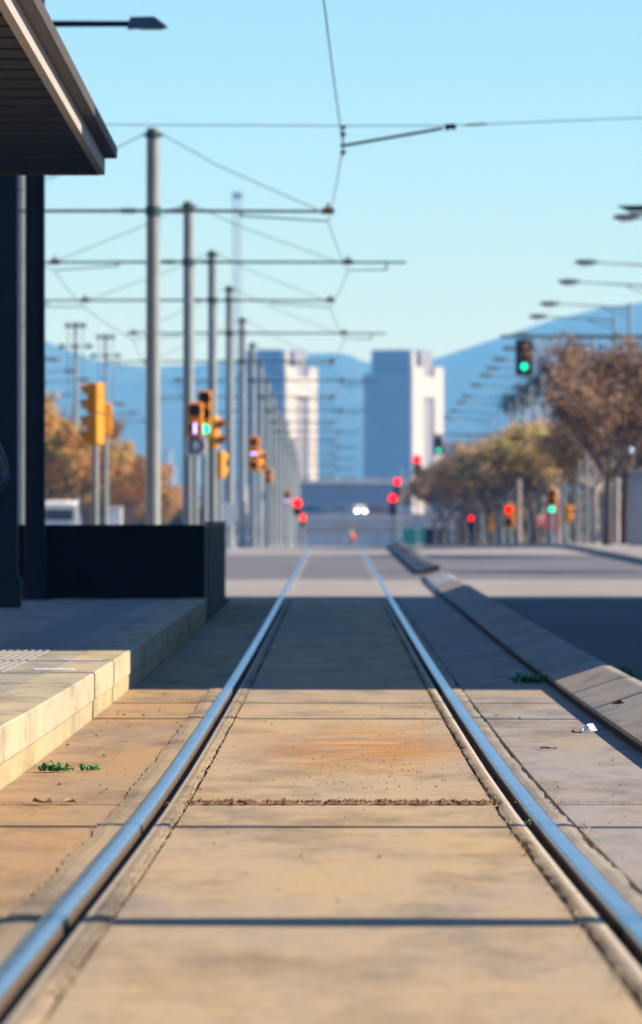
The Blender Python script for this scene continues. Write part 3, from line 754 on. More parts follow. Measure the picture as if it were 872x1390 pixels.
# ------------------------------------------------------------------ trees
def grow(m,p,d,L,r,depth,rr,tips,spread=.55):
    pts=[p];rs=[r];q=p.copy();dd=d.copy()
    n=4
    for i in range(n):
        dd=(dd+Vector((rr.gauss(0,.14),rr.gauss(0,.14),rr.gauss(0,.08)+.05))).normalized()
        q=q+dd*(L/n); pts.append(q.copy()); rs.append(r*(1-.45*(i+1)/n))
    m.tube(pts,rs,6 if depth>1 else 4)
    for q_ in pts[1:]: tips.append((q_,depth))
    if depth==0: return
    k=3 if depth>1 else 3
    for j in range(k+ (1 if rr.random()<.4 else 0)):
        a=rr.uniform(0,6.28); e=Vector((math.cos(a),math.sin(a),rr.uniform(.05,.7)))
        nd=(dd*.75+e*spread*1.4).normalized()
        st=pts[rr.choice([2,3,4])] if j>0 else pts[-1]
        grow(m,st,nd,L*rr.uniform(.62,.8),r*.55,depth-1,rr,tips,spread)
def tree(label,seed,H,bark,leaf_m,nleaf,ls,trunk_h,tr=.13,lean=0,name='plane_tree',group=None,dens=1,spread=.55,depth=3):
    rr=random.Random(seed); t=thing(name,label,'tree',(0,0,0),group=group)
    m=MB(); tips=[]
    base=[Vector((0,0,-.05)),Vector((lean*.15,0,trunk_h*.35)),Vector((lean*.6,rr.uniform(-.1,.1),trunk_h*.72)),Vector((lean,0,trunk_h))]
    m.tube(base,[tr*1.25,tr,tr*.9,tr*.85],9); m.build('trunk',bark,t,smooth=True)
    b=MB(); L0=(H-trunk_h)*.42
    for k in range(4):
        a=k*1.57+rr.uniform(-.4,.4); d=Vector((math.cos(a)*.75,math.sin(a)*.75,.8)).normalized()
        grow(b,base[-1]-Vector((0,0,rr.uniform(0,.35))),d,L0,tr*.55,depth,rr,tips,spread)
    zmax=max(p.z for p,_ in tips)
    k=(H-trunk_h)/(zmax-trunk_h)
    b.v=[(x,y,trunk_h+(z-trunk_h)*k if z>trunk_h else z) for x,y,z in b.v]
    b.build('limbs',bark,t)
    lf=MB(); T=[(Vector((p.x,p.y,trunk_h+(p.z-trunk_h)*k if p.z>trunk_h else p.z)),d) for p,d in tips if d<=1]
    for q in range(nleaf):
        p,_=T[rr.randrange(len(T))]
        c=p+Vector((rr.gauss(0,.16),rr.gauss(0,.16),rr.gauss(0,.13)))
        u=Vector((rr.gauss(0,1),rr.gauss(0,1),rr.gauss(0,1))).normalized()*ls*rr.uniform(.6,1.3)
        v_=u.orthogonal().normalized()*ls*rr.uniform(.35,.8)
        lf.v+=[tuple(c-u),tuple(c+v_),tuple(c+u),tuple(c-v_)]; o=len(lf.v)-4; lf.f.append((o,o+1,o+2,o+3))
    lf.build('crown',leaf_m,t)
    return t
def move(o,X,Y,rz=0,s=1): o.location=(X,Y,h(Y)+.1); o.rotation_euler=(0,0,rz); o.scale=(s,s,s)
GR='plane trees along the right pavement'
tA=tree('nearest right-hand tree, dark trunk and russet crown at the picture edge',11,5.7,M_bark,M_leafA,9500,.062,2.0,.11,group=GR,spread=.8); move(tA,7.45,181,0)
tB=tree('second dark tree trunk just right of the nearest one, crown cut by the frame',12,5.9,M_bark,M_leafA,9500,.062,2.2,.13,lean=.1,group=GR,spread=.8); move(tB,8.15,186,1.0)
tC=tree('olive-crowned tree with a dark limb leaning left over the road',21,4.35,M_bark,M_leafB,11000,.065,1.5,.13,lean=-.25,group=GR,spread=.85); move(tC,7.3,240,.4)
tD=tree('dull brown small tree behind the olive-crowned one',31,4.7,M_bark,M_leafD,9500,.065,1.35,.12,group=GR,spread=.62); move(tD,7.3,262,2.1)
tP=tree('pale-barked tree standing in the second row behind the first dark trunk',41,4.6,M_barkp,M_leafD,7500,.065,2.1,.10,group=GR,spread=.55); move(tP,9.6,212,.8)
seq=[(tC,7.35,285,1.3,1.0,'olive tree third in line behind the leaning limb'),(tD,7.35,308,.2,1.05,'brown tree in line between the small red signal and the olive trees'),
 (tC,7.4,330,2.6,1.05,'olive brown tree above the small green-vested figure'),(tD,7.4,352,4.0,1.1,'dull tree in the middle of the blurred right row'),
 (tC,7.4,376,.9,1.1,'tree before the far signal boom, olive side'),(tD,7.4,400,3.3,1.15,'brown tree beneath the far green overhead signal'),
 (tD,7.4,425,5.0,1.2,'brown tree left of the far overhead signal'),(tC,7.3,450,1.8,1.2,'smaller olive brown tree right of the red signals'),
 (tD,7.2,475,2.9,1.15,'last brown tree of the right row beside the teal hoarding'),
 (tP,9.4,232,2.5,1.0,'pale trunk right of the green ground signal'),(tP,9.7,250,3.9,1.05,'pale trunk just left of the nearest dark trunk'),
 (tP,8.9,226,5.1,.98,'pale trunk beside the amber signal box'),(tP,8.2,244,.3,1.0,'pale pinkish trunk left of the green ground signal'),
 (tD,12.0,262,.7,1.1,'dark tree deep behind the first trunks'),(tA,13.0,300,2.2,1.15,'russet tree deep behind the kiosk'),(tC,12.0,322,1.1,1.15,'olive tree deep behind the pale trunks'),
 (tA,9.6,198,2.0,1.0,'russet tree at the right edge behind the grey cabinet'),
 (tD,9.0,300,1.9,1.0,'brown tree just behind the small red signal, second row'),(tC,9.2,325,5.3,1.1,'olive tree of the second row behind the amber signal'),(tD,9.0,345,.5,1.1,'brown tree of the second row above the small red signal'),(tC,9.0,372,3.7,1.15,'olive tree of the second row in the far middle'),(tD,9.0,398,2.3,1.2,'brown tree of the second row under the far boom'),(tD,9.2,430,4.9,1.3,'brown tree of the second row beside the far boom post'),(tD,12.2,350,4.4,1.2,'brown tree deep behind the middle of the right row'),(tD,12.2,395,1.6,1.3,'tall brown tree deep in the far right row'),(tA,12.4,440,.4,1.35,'orange-topped tree far behind the overhead signal'),(tA,11.0,490,3.0,1.4,'orange-topped tree farthest back on the right')]
for (src,X,Y,rz,s,lab) in seq:
    o=dup(src,(X,Y,h(Y)+.1),rz,lab,s)
# trees just off frame that throw shade on the road
for (X,Y,lab) in ((11.2,126,'roadside tree outside the frame nearer the camera'),(11.0,156,'roadside tree outside the frame behind the nearer one'),(10.6,163,'roadside tree outside the frame before the crest')):
    dup(tB,(X,Y,h(Y)+.1),X,lab,1.1)
# left autumn trees
GL='autumn trees along the left road'
tL=tree('orange autumn tree between the dark posts at the far left',51,6.4,M_bark,M_leafC,15000,.09,1.0,.13,name='autumn_tree',group=GL,spread=.6); move(tL,-14.3,262,0)
tM=tree('rusty autumn tree right of the dark lamp post',61,6.2,M_bark,M_leafC,15000,.09,1.0,.13,name='autumn_tree',group=GL,spread=.6); move(tM,-13.2,300,1)
LT=[(tL,-14.4,288,2.,1.0),(tM,-13.0,318,3.,.95),(tL,-15.2,335,4.4,1.1),(tL,-13.2,345,.7,.9),(tM,-15.4,372,1.7,1.1),(tM,-13.4,366,5.2,.9),(tL,-13.4,392,2.8,.9),(tM,-15.0,405,.4,1.1),(tL,-13.5,420,3.8,.85),(tM,-13.6,445,1.2,.8),(tL,-13.8,470,5.5,.85),(tM,-13.8,500,2.4,.8),(tL,-14.2,525,.2,.8),(tM,-16.5,520,2.9,1.0),(tL,-17.2,300,1.0,1.15)]
for i,(src,X,Y,rz,s) in enumerate(LT):
    dup(src,(X,Y,h(Y)+.1),rz,f'{ORD[i+2]} rusty autumn tree of the left row, counted away from the platform',s)
# palms
def palm(label):
    rr=random.Random(5); t=thing('palm_tree',label,'palm tree',(0,0,0),group='palms in the far distance on the right')
    m=MB(); P=[];rs=[]
    for k in range(30):
        P.append((0,0,k*.42)); rs.append(.19+(.07 if k%2 else 0))
    m.tube(P,rs,8); m.build('trunk',M_barkp,t)
    f=MB()
    for k in range(46):
        a=rr.uniform(0,6.28); el=rr.uniform(-.5,1.2); L=rr.uniform(1.3,2.0)
        pts=[];q=Vector((0,0,12.2));d=Vector((math.cos(a)*math.cos(el),math.sin(a)*math.cos(el),math.sin(el)))
        sd=Vector((-math.sin(a),math.cos(a),0))
        for i in range(6):
            wv=.28*math.sin(math.pi*(i+.4)/6.2)
            pts.append((q-sd*wv+Vector((0,0,-.12)),q.copy(),q+sd*wv+Vector((0,0,-.12)))); q=q+d*(L/5); d=(d+Vector((0,0,-.26))).normalized()
        o=len(f.v)
        for tr_ in pts: f.v+=[tuple(x_) for x_ in tr_]
        for i in range(5):
            for j in range(2): f.f.append((o+i*3+j,o+i*3+j+1,o+i*3+j+4,o+i*3+j+3))
    f.build('fronds',M_palm,t); return t
pp=None
for i,(px,py,lab) in enumerate([(742,510,'nearest palm of the far right group, beside the tree crowns'),(728,523,'second palm of the far right group'),(714,535,'third palm of the far right group'),(698,547,'palm at the left end of the far right group')]):
    Y=17*F/(px-CX); z=wz(py,Y)-12.2*.9
    if pp is None: pp=palm(lab); pp.location=(17,Y,z); pp.scale=(.9,)*3
    else: dup(pp,(17,Y,z),i*1.1,lab,.9)
struct(sheet('palm_terrace',15,60,500,700,0,M_grass)) 
# off-frame palm whose trunk throws the serrated shadow, and lamp posts throwing thin ones
o=dup(pp,(8.6,16.85,h(16.85)+.1),.4,'palm outside the frame beside the near kerb',1.0)
o['group']='roadside objects outside the frame'
def offpost(Y,r,lab,H=9.5):
    t=thing('slim_post',lab,'post',(8.4,Y,h(Y)+.13),group='roadside objects outside the frame')
    m=MB(); m.cyl((0,0,0),(0,0,H),r,r*.95,14); m.build('shaft',M_pole,t,smooth=True)
    m=MB(); m.cyl((0,0,0),(0,0,.3),r*1.5,r*1.4,14); m.build('base',M_pole,t)
offpost(23.65,.10,'slim grey post outside the frame, nearest the camera')
offpost(38.3,.10,'slim grey post outside the frame, middle one')
offpost(41.7,.09,'slim grey post outside the frame before the shadow edge')
# building outside the frame on the right which shades the track
b=thing('corner_building','tall cream corner building outside the frame on the right','building',(15.5,44.75,.1))
W_,D_,HB=12,47.6,24
m=MB(); m.box(0,W_,0,D_,0,HB); m.build('wall',M_cream,b)
m=MB(); m.box(-.25,W_+.2,-.15,D_+.15,HB+.002,HB+.35); m.build('roof',M_roof,b)
for fl in range(7):
    for k in range(11):
        y0=2+k*3.95; z0=1.2+fl*3.4
        m=MB(); m.box(-.06,.02,y0,y0+1.4,z0,z0+1.7); wv=m.build('window',M_white,b)
        m=MB(); m.box(-.075,-.062,y0+.1,y0+1.3,z0+.1,z0+1.6); m.build('pane',M_glassd,wv)
b=thing('sky_fill_blocker','added unseen dark block outside the frame on the left, cutting sky light','building',(-38,25,.1))  # unseen dark block added to cut sky fill in the shaded street
m=MB(); m.box(0,14,0,85,0,26); m.build('wall',M_glassd,b)
m=MB(); m.box(-.3,14.3,-.3,85.3,26.003,26.5); m.build('roof',M_dark,b)
for k in range(21):
    m=MB(); m.box(14.003,14.15,k*4.2+.2,k*4.2+.4,0,25.8); m.build('mullion',M_dark,b)
# ------------------------------------------------------------------ right pavement clutter
t=thing('grey_kiosk','tall grey utility cabinet at the right picture edge','cabinet',(wx(869,179),179,.13))
m=MB(); m.box(-.28,.5,-.3,.3,0,wz(642,179)-.13,.02); m.build('housing',M_wall,t)
m=MB(); m.box(-.24,.46,-.315,-.302,.15,1.9); m.build('door',pm('cabinet_door',(.24,.25,.27),(.28,.28,.3),3,.6),t)
m=MB(); m.box(-.32,.54,-.34,.34,wz(642,179)-.128,wz(642,179)-.05,.01); m.build('cap',M_wall,t)
t=thing('globe_lamp','small bluish globe lamp on a slim post among the dark limbs','street lamp',(wx(855,190),190,h(190)+.13))
zz=wz(611,190)-h(190)-.13
m=MB(); m.cyl((0,0,0),(0,0,zz-.1),.035,.03,10); m.build('post',M_dark,t)
m=MB(); m.ell((0,0,zz),.11,.11,.13,16,10); m.build('globe',pm('globe_glass',(.55,.62,.80),(.5,.56,.75),5,.2),t,smooth=True)
t=thing('coral_board','pair of coral pink boards under the green ground signal','sign',(wx(751,217),217,h(217)+.1))
for dx in (-.15,.13):
    m=MB(); m.box(dx-.09,dx+.09,-.02,.02,.45,1.45,.005); m.build('board',M_coral,t)
m=MB(); m.box(-.20,.20,.022,.05,.2,.5); m.build('rail',M_pole,t)
for dx in (-.18,.18):
    m=MB(); m.box(dx-.02,dx+.02,.02,.05,0,1.45); m.build('post',M_pole,t)
for i,(px,Y,H,r) in enumerate([(683,255,1.25,.07),(705,235,2.2,.09),(797,222,3.0,.05),(677,262,1.2,.05),(767,236,2.3,.05),(782,232,2.4,.05),(655,290,1.3,.06),(838,200,1.9,.09),(545,360,4.2,.05),(788,210,2.6,.05)]):
    labs=['slim grey post left of the orange-bodied red signal','stout pinkish post right of the orange-bodied red signal','tall slim grey post between the pale trunks','thin post hugging the red signal pole','thin post beside the amber signal box','pinkish post right of the amber signal box','thin post above the green vest','pale stump-like post between the dark trunks','tall thin pale pole beside the teal hoarding','thin pale post left of the tall slim one']
    t=thing('pavement_post',labs[i],'post',(wx(px,Y),Y,h(Y)+.12),group='posts on the right pavement')
    m=MB(); m.cyl((0,0,0),(0,0,H),r,r*.9,12); m.build('shaft',M_barkp if i in (1,5,7) else M_pole,t,smooth=True)
    m=MB(); m.ell((0,0,H),r*1.1,r*1.1,r,10,6); m.build('cap',M_pole,t)
# hedge behind the trunks
hm=MB(); rr=random.Random(9)
for q in range(14000):
    X=rr.uniform(9.5,26); Y=505+rr.uniform(-2,2); z=h(Y)+rr.random()**.8*(4.2+1.0*math.sin(X*.9)+.6*math.sin(X*2.3))
    u=Vector((rr.gauss(0,1),rr.gauss(0,1),rr.gauss(0,1))).normalized()*.2; v_=u.orthogonal().normalized()*.14; c=Vector((X,Y,z))
    hm.v+=[tuple(c-u),tuple(c+v_),tuple(c+u),tuple(c-v_)]; o_=len(hm.v)-4; hm.f.append((o_,o_+1,o_+2,o_+3))
tag(hm.build('hedge',M_hedge),'dense dark hedge closing the view behind the right tree trunks','hedge')
hm=MB()
for q in range(15000):
    Y=200+300*rr.random()**1.1; X=13.2+rr.uniform(-.9,.9); z=h(Y)+.1+rr.random()**.7*(2.5+.35*math.sin(Y*.31)+.3*math.sin(Y*.12))
    u=Vector((rr.gauss(0,1),rr.gauss(0,1),rr.gauss(0,1))).normalized()*.20; v_=u.orthogonal().normalized()*.15; c=Vector((X,Y,z))
    hm.v+=[tuple(c-u),tuple(c+v_),tuple(c+u),tuple(c-v_)]; o_=len(hm.v)-4; hm.f.append((o_,o_+1,o_+2,o_+3))
tag(hm.build('hedge',M_hedge),'long dark hedge beside the right pavement, behind posts and trunks','hedge')
hm=MB()
for q in range(9000):
    X=rr.uniform(-24,-8.2); Y=540+rr.uniform(-2,2); z=h(530)+rr.random()**.8*(3.1+.7*math.sin(X*.9)+.4*math.sin(X*2.3))
    u=Vector((rr.gauss(0,1),rr.gauss(0,1),rr.gauss(0,1))).normalized()*.2; v_=u.orthogonal().normalized()*.14; c=Vector((X,Y,z))
    hm.v+=[tuple(c-u),tuple(c+v_),tuple(c+u),tuple(c-v_)]; o_=len(hm.v)-4; hm.f.append((o_,o_+1,o_+2,o_+3))
tag(hm.build('hedge',M_hedge),'green shrub hedge behind the left autumn trees','hedge')
# ------------------------------------------------------------------ white van + cars left
def car(label,loc,rz,body,L=4.3,W=1.8,H=1.5,van=False,name='parked_car',lit=False,group=None):
    t=thing(name,label,'van' if van else 'car',loc,rz,group)
    m=MB()
    pr=[(-L/2,.35),(-L/2,.85),(-L/2+.1,H-.12 if van else .95),(-L/2+.35,H),( .1*L,H),(L*.28,.98),(L/2-.08,.85),(L/2,.6),(L/2,.35)]
    # profile along y (front towards +y), crowned across
    n=len(pr);xsn=[(-W/2,.0),(-W/2+.08,.02),(-W/4,.05),(W/4,.05),(W/2-.08,.02),(W/2,.0)]
    vs=[]
    for (x,up) in xsn:
        k=1-abs(x)/(W/2)
        for (y,z) in pr:
            zz_=z+ (up if z>.9 else 0); xx=x*(1-.16*max(0,(z-.9)/(H-.9))) ; vs.append((xx,y,zz_))
    fs=[]
    for i in range(len(xsn)-1):
        for j in range(n): fs.append((i*n+j,i*n+(j+1)%n,(i+1)*n+(j+1)%n,(i+1)*n+j))
    fs+=[tuple(range(n)),tuple((len(xsn)-1)*n+j for j in range(n))[::-1]]
    m.add(vs,fs); m.build('body',body,t,smooth=True)
    m=MB(); m.box(-W*.36,W*.36,-L/2-.006+.0,-L/2+.06,H*.60,H*.84); m.build('rear_window',M_glassd,t)
    m=MB(); m.add([(-W*.38,L*.288,.99+.03),(W*.38,L*.288,.99+.03),(W*.33,.12*L,H-.03),(-W*.33,.12*L,H-.03)],[(0,1,2,3)]); o=m.build('windscreen',M_glassd,t); 
    for sx in (-1,1):
        m=MB(); x=sx*(W/2+.004); x2=sx*(W/2*.86+.006)
        m.add([(x,-L*.38,1.0),(x,L*.2,1.0),(x2,.08*L,H-.1),(x2,-L*.36,H-.1)],[(0,1,2,3)]); m.build('side_window',M_glassd,t)
        m=MB(); m.box(sx*W*.38-.12,sx*W*.38+.12,-L/2-.02,-L/2+.05,.75,.92); m.build('tail_light',pm('tail_red',(.35,.02,.02),(.3,.02,.02),4,.3),t)
        m=MB(); m.ell((sx*W*.36,L/2-.0,.68),.14,.06,.10,10,6); m.build('headlight',M_head if lit else M_white,t)
        for yy_ in (-L*.3,L*.31):
            m=MB(); m.cyl((sx*(W/2-.18),yy_,.31),(sx*(W/2+.01),yy_,.31),.31,.31,18); wo=m.build('wheel',M_rubber,t)
            m=MB(); m.cyl((sx*(W/2+.01),yy_,.31),(sx*(W/2+.02),yy_,.31),.19,.19,14); m.build('rim',M_pole,wo)
    return t
Y=290; car('white van with dark rear window behind the black parapet, left side',(wx(84,Y),Y,h(Y)),0,M_white,L=4.9,W=1.7,H=wz(681,Y)-h(Y),van=True,name='white_van')
Y=300; car('teal car mostly hidden by the parapet right of the dark lamp post',(wx(52,Y),Y,h(Y)),0,pm('teal_car',(.02,.25,.28),(.02,.22,.25),3,.3),H=wz(703,Y)-h(Y),name='teal_car')
t=thing('utility_box','white utility box behind the parapet beside the signal poles','cabinet',(wx(157,200),200,h(200)))
m=MB(); m.box(-.22,.20,-.2,.2,0,wz(690,200)-h(200),.02); m.build('housing',M_white,t)
m=MB(); m.box(-.25,.23,-.23,.23,wz(690,200)-h(200)+.002,wz(690,200)-h(200)+.05,.01); m.build('lid',M_white,t)
# ------------------------------------------------------------------ far railing, hoarding, bridge, hall
t=thing('pale_railing','long pale railing across the far end of the tracks','railing',(0,506,h(506)))
m=MB()
rr=random.Random(4)
for k in range(75):
    x=-5.5+k*.16; m.box(x,x+.05,-.02,.02,.1,1.02)
m.build('balusters',M_white,t)
m=MB(); m.box(-5.7,6.6,-.03,.03,1.021,1.09); m.build('top_rail',M_white,t)
m=MB(); m.box(-5.7,6.6,-.03,.03,.03,.099); m.build('bottom_rail',M_pole,t)
for k in range(5):
    m=MB(); m.box(-5.7+k*3.0,-5.6+k*3.0,-.05,.05,0,1.15); m.build('post',M_pole,t)
t=thing('site_hoarding','teal hoarding panel at the foot of the far right trees','hoarding',(wx(562,480),480,h(480)))
m=MB(); m.box(-.85,.80,-.04,.04,.15,wz(717,480)-h(480)); m.build('panel',M_teal,t)
for dx in (-.8,0,.75):
    m=MB(); m.box(dx-.04,dx+.04,.042,.1,0,1.4); m.build('post',M_pole,t)
t=thing('dark_shed','low dark shed right of the teal hoarding','shed',(wx(592,485),485,h(485)))
m=MB(); m.box(-.78,.80,-.1,1.5,0,wz(720,485)-h(485)); m.build('wall',M_dark,t)
m=MB(); m.box(-.85,.87,-.2,1.6,wz(720,485)-h(485)+.002,wz(718,485)-h(485)+.05); m.build('roof',M_dark,t)
YB=1000
t=thing('road_bridge','long grey girder bridge across the far end of the street','bridge',(0,YB,0))
m=MB(); m.prism([(0,wz(719,YB)),(0,wz(702,YB)),(.5,wz(700,YB)),(13.5,wz(700,YB)),(14,wz(702,YB)),(14,wz(719,YB)),(11,wz(725,YB)),(3,wz(725,YB))],-60,60,'x'); m.build('girder',M_conc,t)
m=MB(); m.box(-60,60,.2,.5,wz(700,YB)+.002,wz(700,YB)+.35); m.build('kerb_beam',M_conc,t)
for x in (-40,-20,20,40):
    m=MB(); m.box(x-.8,x+.8,5,8,-14.5,wz(725,YB)+.0); m.build('pier',M_conc,t)
car('white car with bright headlights on the far bridge',(wx(489,YB+4),YB+4,wz(700,YB)+.01),math.pi+.1,M_white,H=1.5,lit=True,name='oncoming_car')
cc=[pm('navy_car',(.03,.05,.12),(.03,.05,.1),3,.3),pm('grey_car',(.2,.21,.23),(.2,.2,.22),3,.3),pm('maroon_car',(.2,.03,.03),(.15,.03,.03),3,.3)]
for i,px in enumerate((428,456,515)):
    car(['dark blue car at the left end of the far bridge','grey car in the middle of the far bridge','maroon car at the right end of the far bridge'][i],(wx(px,YB+8),YB+8,wz(700,YB)+.01),R(90 if i%2 else -90),cc[i],name='bridge_car',group='cars crossing the far bridge')
YH=1250
t=thing('long_hall','long blue-grey glazed hall above the far bridge','building',(0,YH,0))
m=MB(); m.box(wx(380,YH),wx(560,YH),0,60,-15,wz(657,YH)); m.build('wall',M_tglass,t)
m=MB(); m.box(wx(378,YH),wx(562,YH),-1,61,wz(657,YH)+.002,wz(652,YH)); m.build('roof',M_cream,t)
for k in range(24):
    x0=wx(383+k*7.4,YH); m=MB(); m.box(x0,x0+.15,-.25,-.02,wz(697,YH),wz(659,YH)); m.build('mullion',M_wall,t)
for k,zp in enumerate((668,682)):
    m=MB(); m.box(wx(380,YH),wx(560,YH),-.3,-.26,wz(zp,YH)-.15,wz(zp,YH)+.15); m.build('floor_band',M_conc,t)
for k in range(5):
    x0=wx(400+k*32,YH)
    m=MB(); m.box(x0,x0+3,4,8,wz(652,YH)+.002,wz(647,YH)); m.build('roof_unit',M_wall,t)
# ------------------------------------------------------------------ twin towers
def tower(label,px_corner,Y=2500):
    k=Y/F; th=R(35)
    t=thing('twin_tower',label,'tower',(wx(px_corner,Y),Y,0),-th+0,group='twin office towers in the distance')
    # local: front face (glass) spans -x from the corner, side face (white) runs +y along x=0
    WA=18.05/math.cos(th); WBd=11.8/math.sin(th)
    zt=wz(506,Y); z498=wz(498,Y)
    m=MB(); m.box(-WA,-.6,0,WBd-.2,-18,zt); m.build('glass_block',M_tglass,t)
    m=MB()
    for i in range(1,9): m.box(-WA+i*WA/9.2,-WA+i*WA/9.2+.25,-.2,-.02,-18,zt-.5)
    m.build('fins',pm('tower_fin',(.09,.12,.19),(.1,.13,.2),.2,.5),t)
    m=MB(); m.box(-WA*.88,-WA*.13,1.5,WBd-3,zt+.002,wz(474,Y)); m.build('plant_storey',pm('tower_top',(.15,.18,.25),(.17,.20,.28),.1,.6),t)
    m=MB(); m.box(-WA*.11,-.8,1.5,4,zt+.002,wz(476,Y)); m.build('stair_block',M_twhite,t)
    m=MB(); m.box(-WA*.10,-.8,WBd*.35,WBd*.72,zt+.002,wz(476,Y)); m.build('lift_block',M_tcore,t)
    # white frame on the side face
    cw=WBd*.34
    m=MB(); m.box(-.6,.6,-.2,cw,-18,z498); m.build('frame_column',M_twhite,t)
    m=MB(); m.box(-.6,.6,WBd-cw*.85,WBd,-18,z498); m.build('frame_column',M_twhite,t)
    m=MB(); m.box(-.598,.5,cw+.02,WBd-cw*.85-.02,wz(539,Y),wz(511,Y)); m.build('frame_beam',M_twhite,t)
    m=MB(); m.box(-.598,-.4,cw+.02,WBd-cw*.85-.02,-18,wz(539,Y)-.02); m.build('recessed_glazing',M_tcore,t)
    return t
tower('right one of the twin glass towers with white frame sides',560)
tower('left one of the twin glass towers, partly behind the poles',388,2526)
# crane mast
t=thing('lattice_mast','pale hazy lattice mast rising behind the catenary poles','mast',(wx(323,3000),3000,-16))
T=wz(270,3000)+16; m=MB()
for sx in (-1.6,1.6):
    for sy in (-1.6,1.6): m.cyl((sx,sy,0),(sx,sy,T),.28,.28,5)
zc=0
while zc<T-4:
    for sy in (-1.6,1.6): m.cyl((-1.6,sy,zc),(1.6,sy,zc+4),.16,.16,4); m.cyl((1.6,sy,zc),(-1.6,sy,zc+4),.16,.16,4)
    zc+=4
m.build('lattice_shaft',M_twhite,t)
m=MB(); m.box(-2.3,2.3,-2.3,2.3,T,T+3); m.build('top_cabin',M_wall,t)
# ------------------------------------------------------------------ mountains
from mathutils import noise as mn
RD=[(-400,240),(0,228),(60,220),(100,204),(150,189),(200,183),(245,187),(300,190),(345,196),(400,199),(450,201),(475,197),(495,186),(560,184),(600,192),(640,206),(700,228),(760,248),(820,263),(872,272),(1100,290),(1500,260)]
def ridge(px):
    for i in range(len(RD)-1):
        if px<=RD[i+1][0]:
            (a,p_),(b_,q_)=RD[i],RD[i+1]; t_=(px-a)/(b_-a); t_=t_*t_*(3-2*t_) if False else t_; return p_+(q_-p_)*t_
    return RD[-1][1]
m=MB(); nx=260; ny=46
for j in range(ny+1):
    fy=j/ny; Y=5600+fy*5200
    for i in range(nx+1):
        px=-400+1900*i/nx; X=wx(px,9500)
        r_=ridge(px)*9500/F+CAMZ+20
        prof=max(0,1-abs((Y-9500)/3900))**.9
        if Y>9500: prof=max(0,1-(Y-9500)/1290)
        nn=mn.fractal(Vector((X*.0022,Y*.0013,0)),.8,2.1,6)
        z=-20+r_*prof*(1+ .22*nn*(1-prof)*2)-3*(prof<=0)+3.5*nn*prof
        m.v.append((X*1.0,Y,z))
for j in range(ny):
    for i in range(nx):
        a=j*(nx+1)+i; m.f.append((a,a+1,a+nx+2,a+nx+1))
struct(m.build('mountains',M_mount,smooth=True))
# buildings on the slopes
for i,(px,py,Y,wd,ht,lab) in enumerate([(683,541,7600,34,6,'long white building on the mountainside left of the palms'),(478,524,7600,12,6,'pale building on the mountainside between the towers'),(585,636,4200,10,8,'pale block low behind the right tree row'),(232,640,3800,12,9,'white block on the valley floor right of the first catenary pole'),(455,560,7000,8,5,'small pale house on the slope between the towers'),(225,620,4800,16,12,'grey block above the white one in the left valley')]):
    t=thing('hillside_building',lab,'building',(wx(px,Y),Y,wz(py,Y)-ht*Y/F*.3-4)); k=Y/F
    m=MB(); m.box(-wd*k/2,wd*k/2,0,20,-30 if Y<6500 else -14,ht*k+4); m.build('wall',M_cream,t)
    m=MB(); m.box(-wd*k/2-.5,wd*k/2+.5,-1,21,ht*k+4.02,ht*k+5.0); m.build('roof',M_roof,t)
    for q in range(5):
        m=MB(); x0=-wd*k/2+wd*k*(q+.3)/5; m.box(x0,x0+wd*k*.08,-.2,-.02,ht*k*.4+2,ht*k*.7+3); m.build('window',M_glassd,t)
# distant town blocks on the valley floor
rr=random.Random(21)
for i in range(16):
    px=[62,85,170,186,228,240,300,316,332,352,372,440,455,470,640,662][i]; Y=rr.uniform(1900,3600); hh_=rr.uniform(24,44); wd=rr.uniform(14,30)
    t=thing('town_block',f'{ORD[i]} hazy block on the far valley floor, counted from the left','building',(wx(px,Y),Y,-16.2),group='hazy blocks on the valley floor')
    topz=wz(rr.uniform(648,668),Y)+16.2
    m=MB(); m.box(-wd/2,wd/2,0,18,0,topz); m.build('wall',rr.choice([M_cream,M_wall,M_conc]),t)
    m=MB(); m.box(-wd/2-.4,wd/2+.4,-.4,18.4,topz+.01,topz+.8); m.build('roof',M_roof if i%3 else M_wall,t)
    m=MB()
    for a in range(5):
        for b_ in range(int(topz/3.2)):
            x0=-wd/2+wd*(a+.3)/5; m.box(x0,x0+wd*.09,-.15,-.01,1+b_*3.2,2.6+b_*3.2)
    struct(m.build('windows',M_glassd,t),None,'stuff')
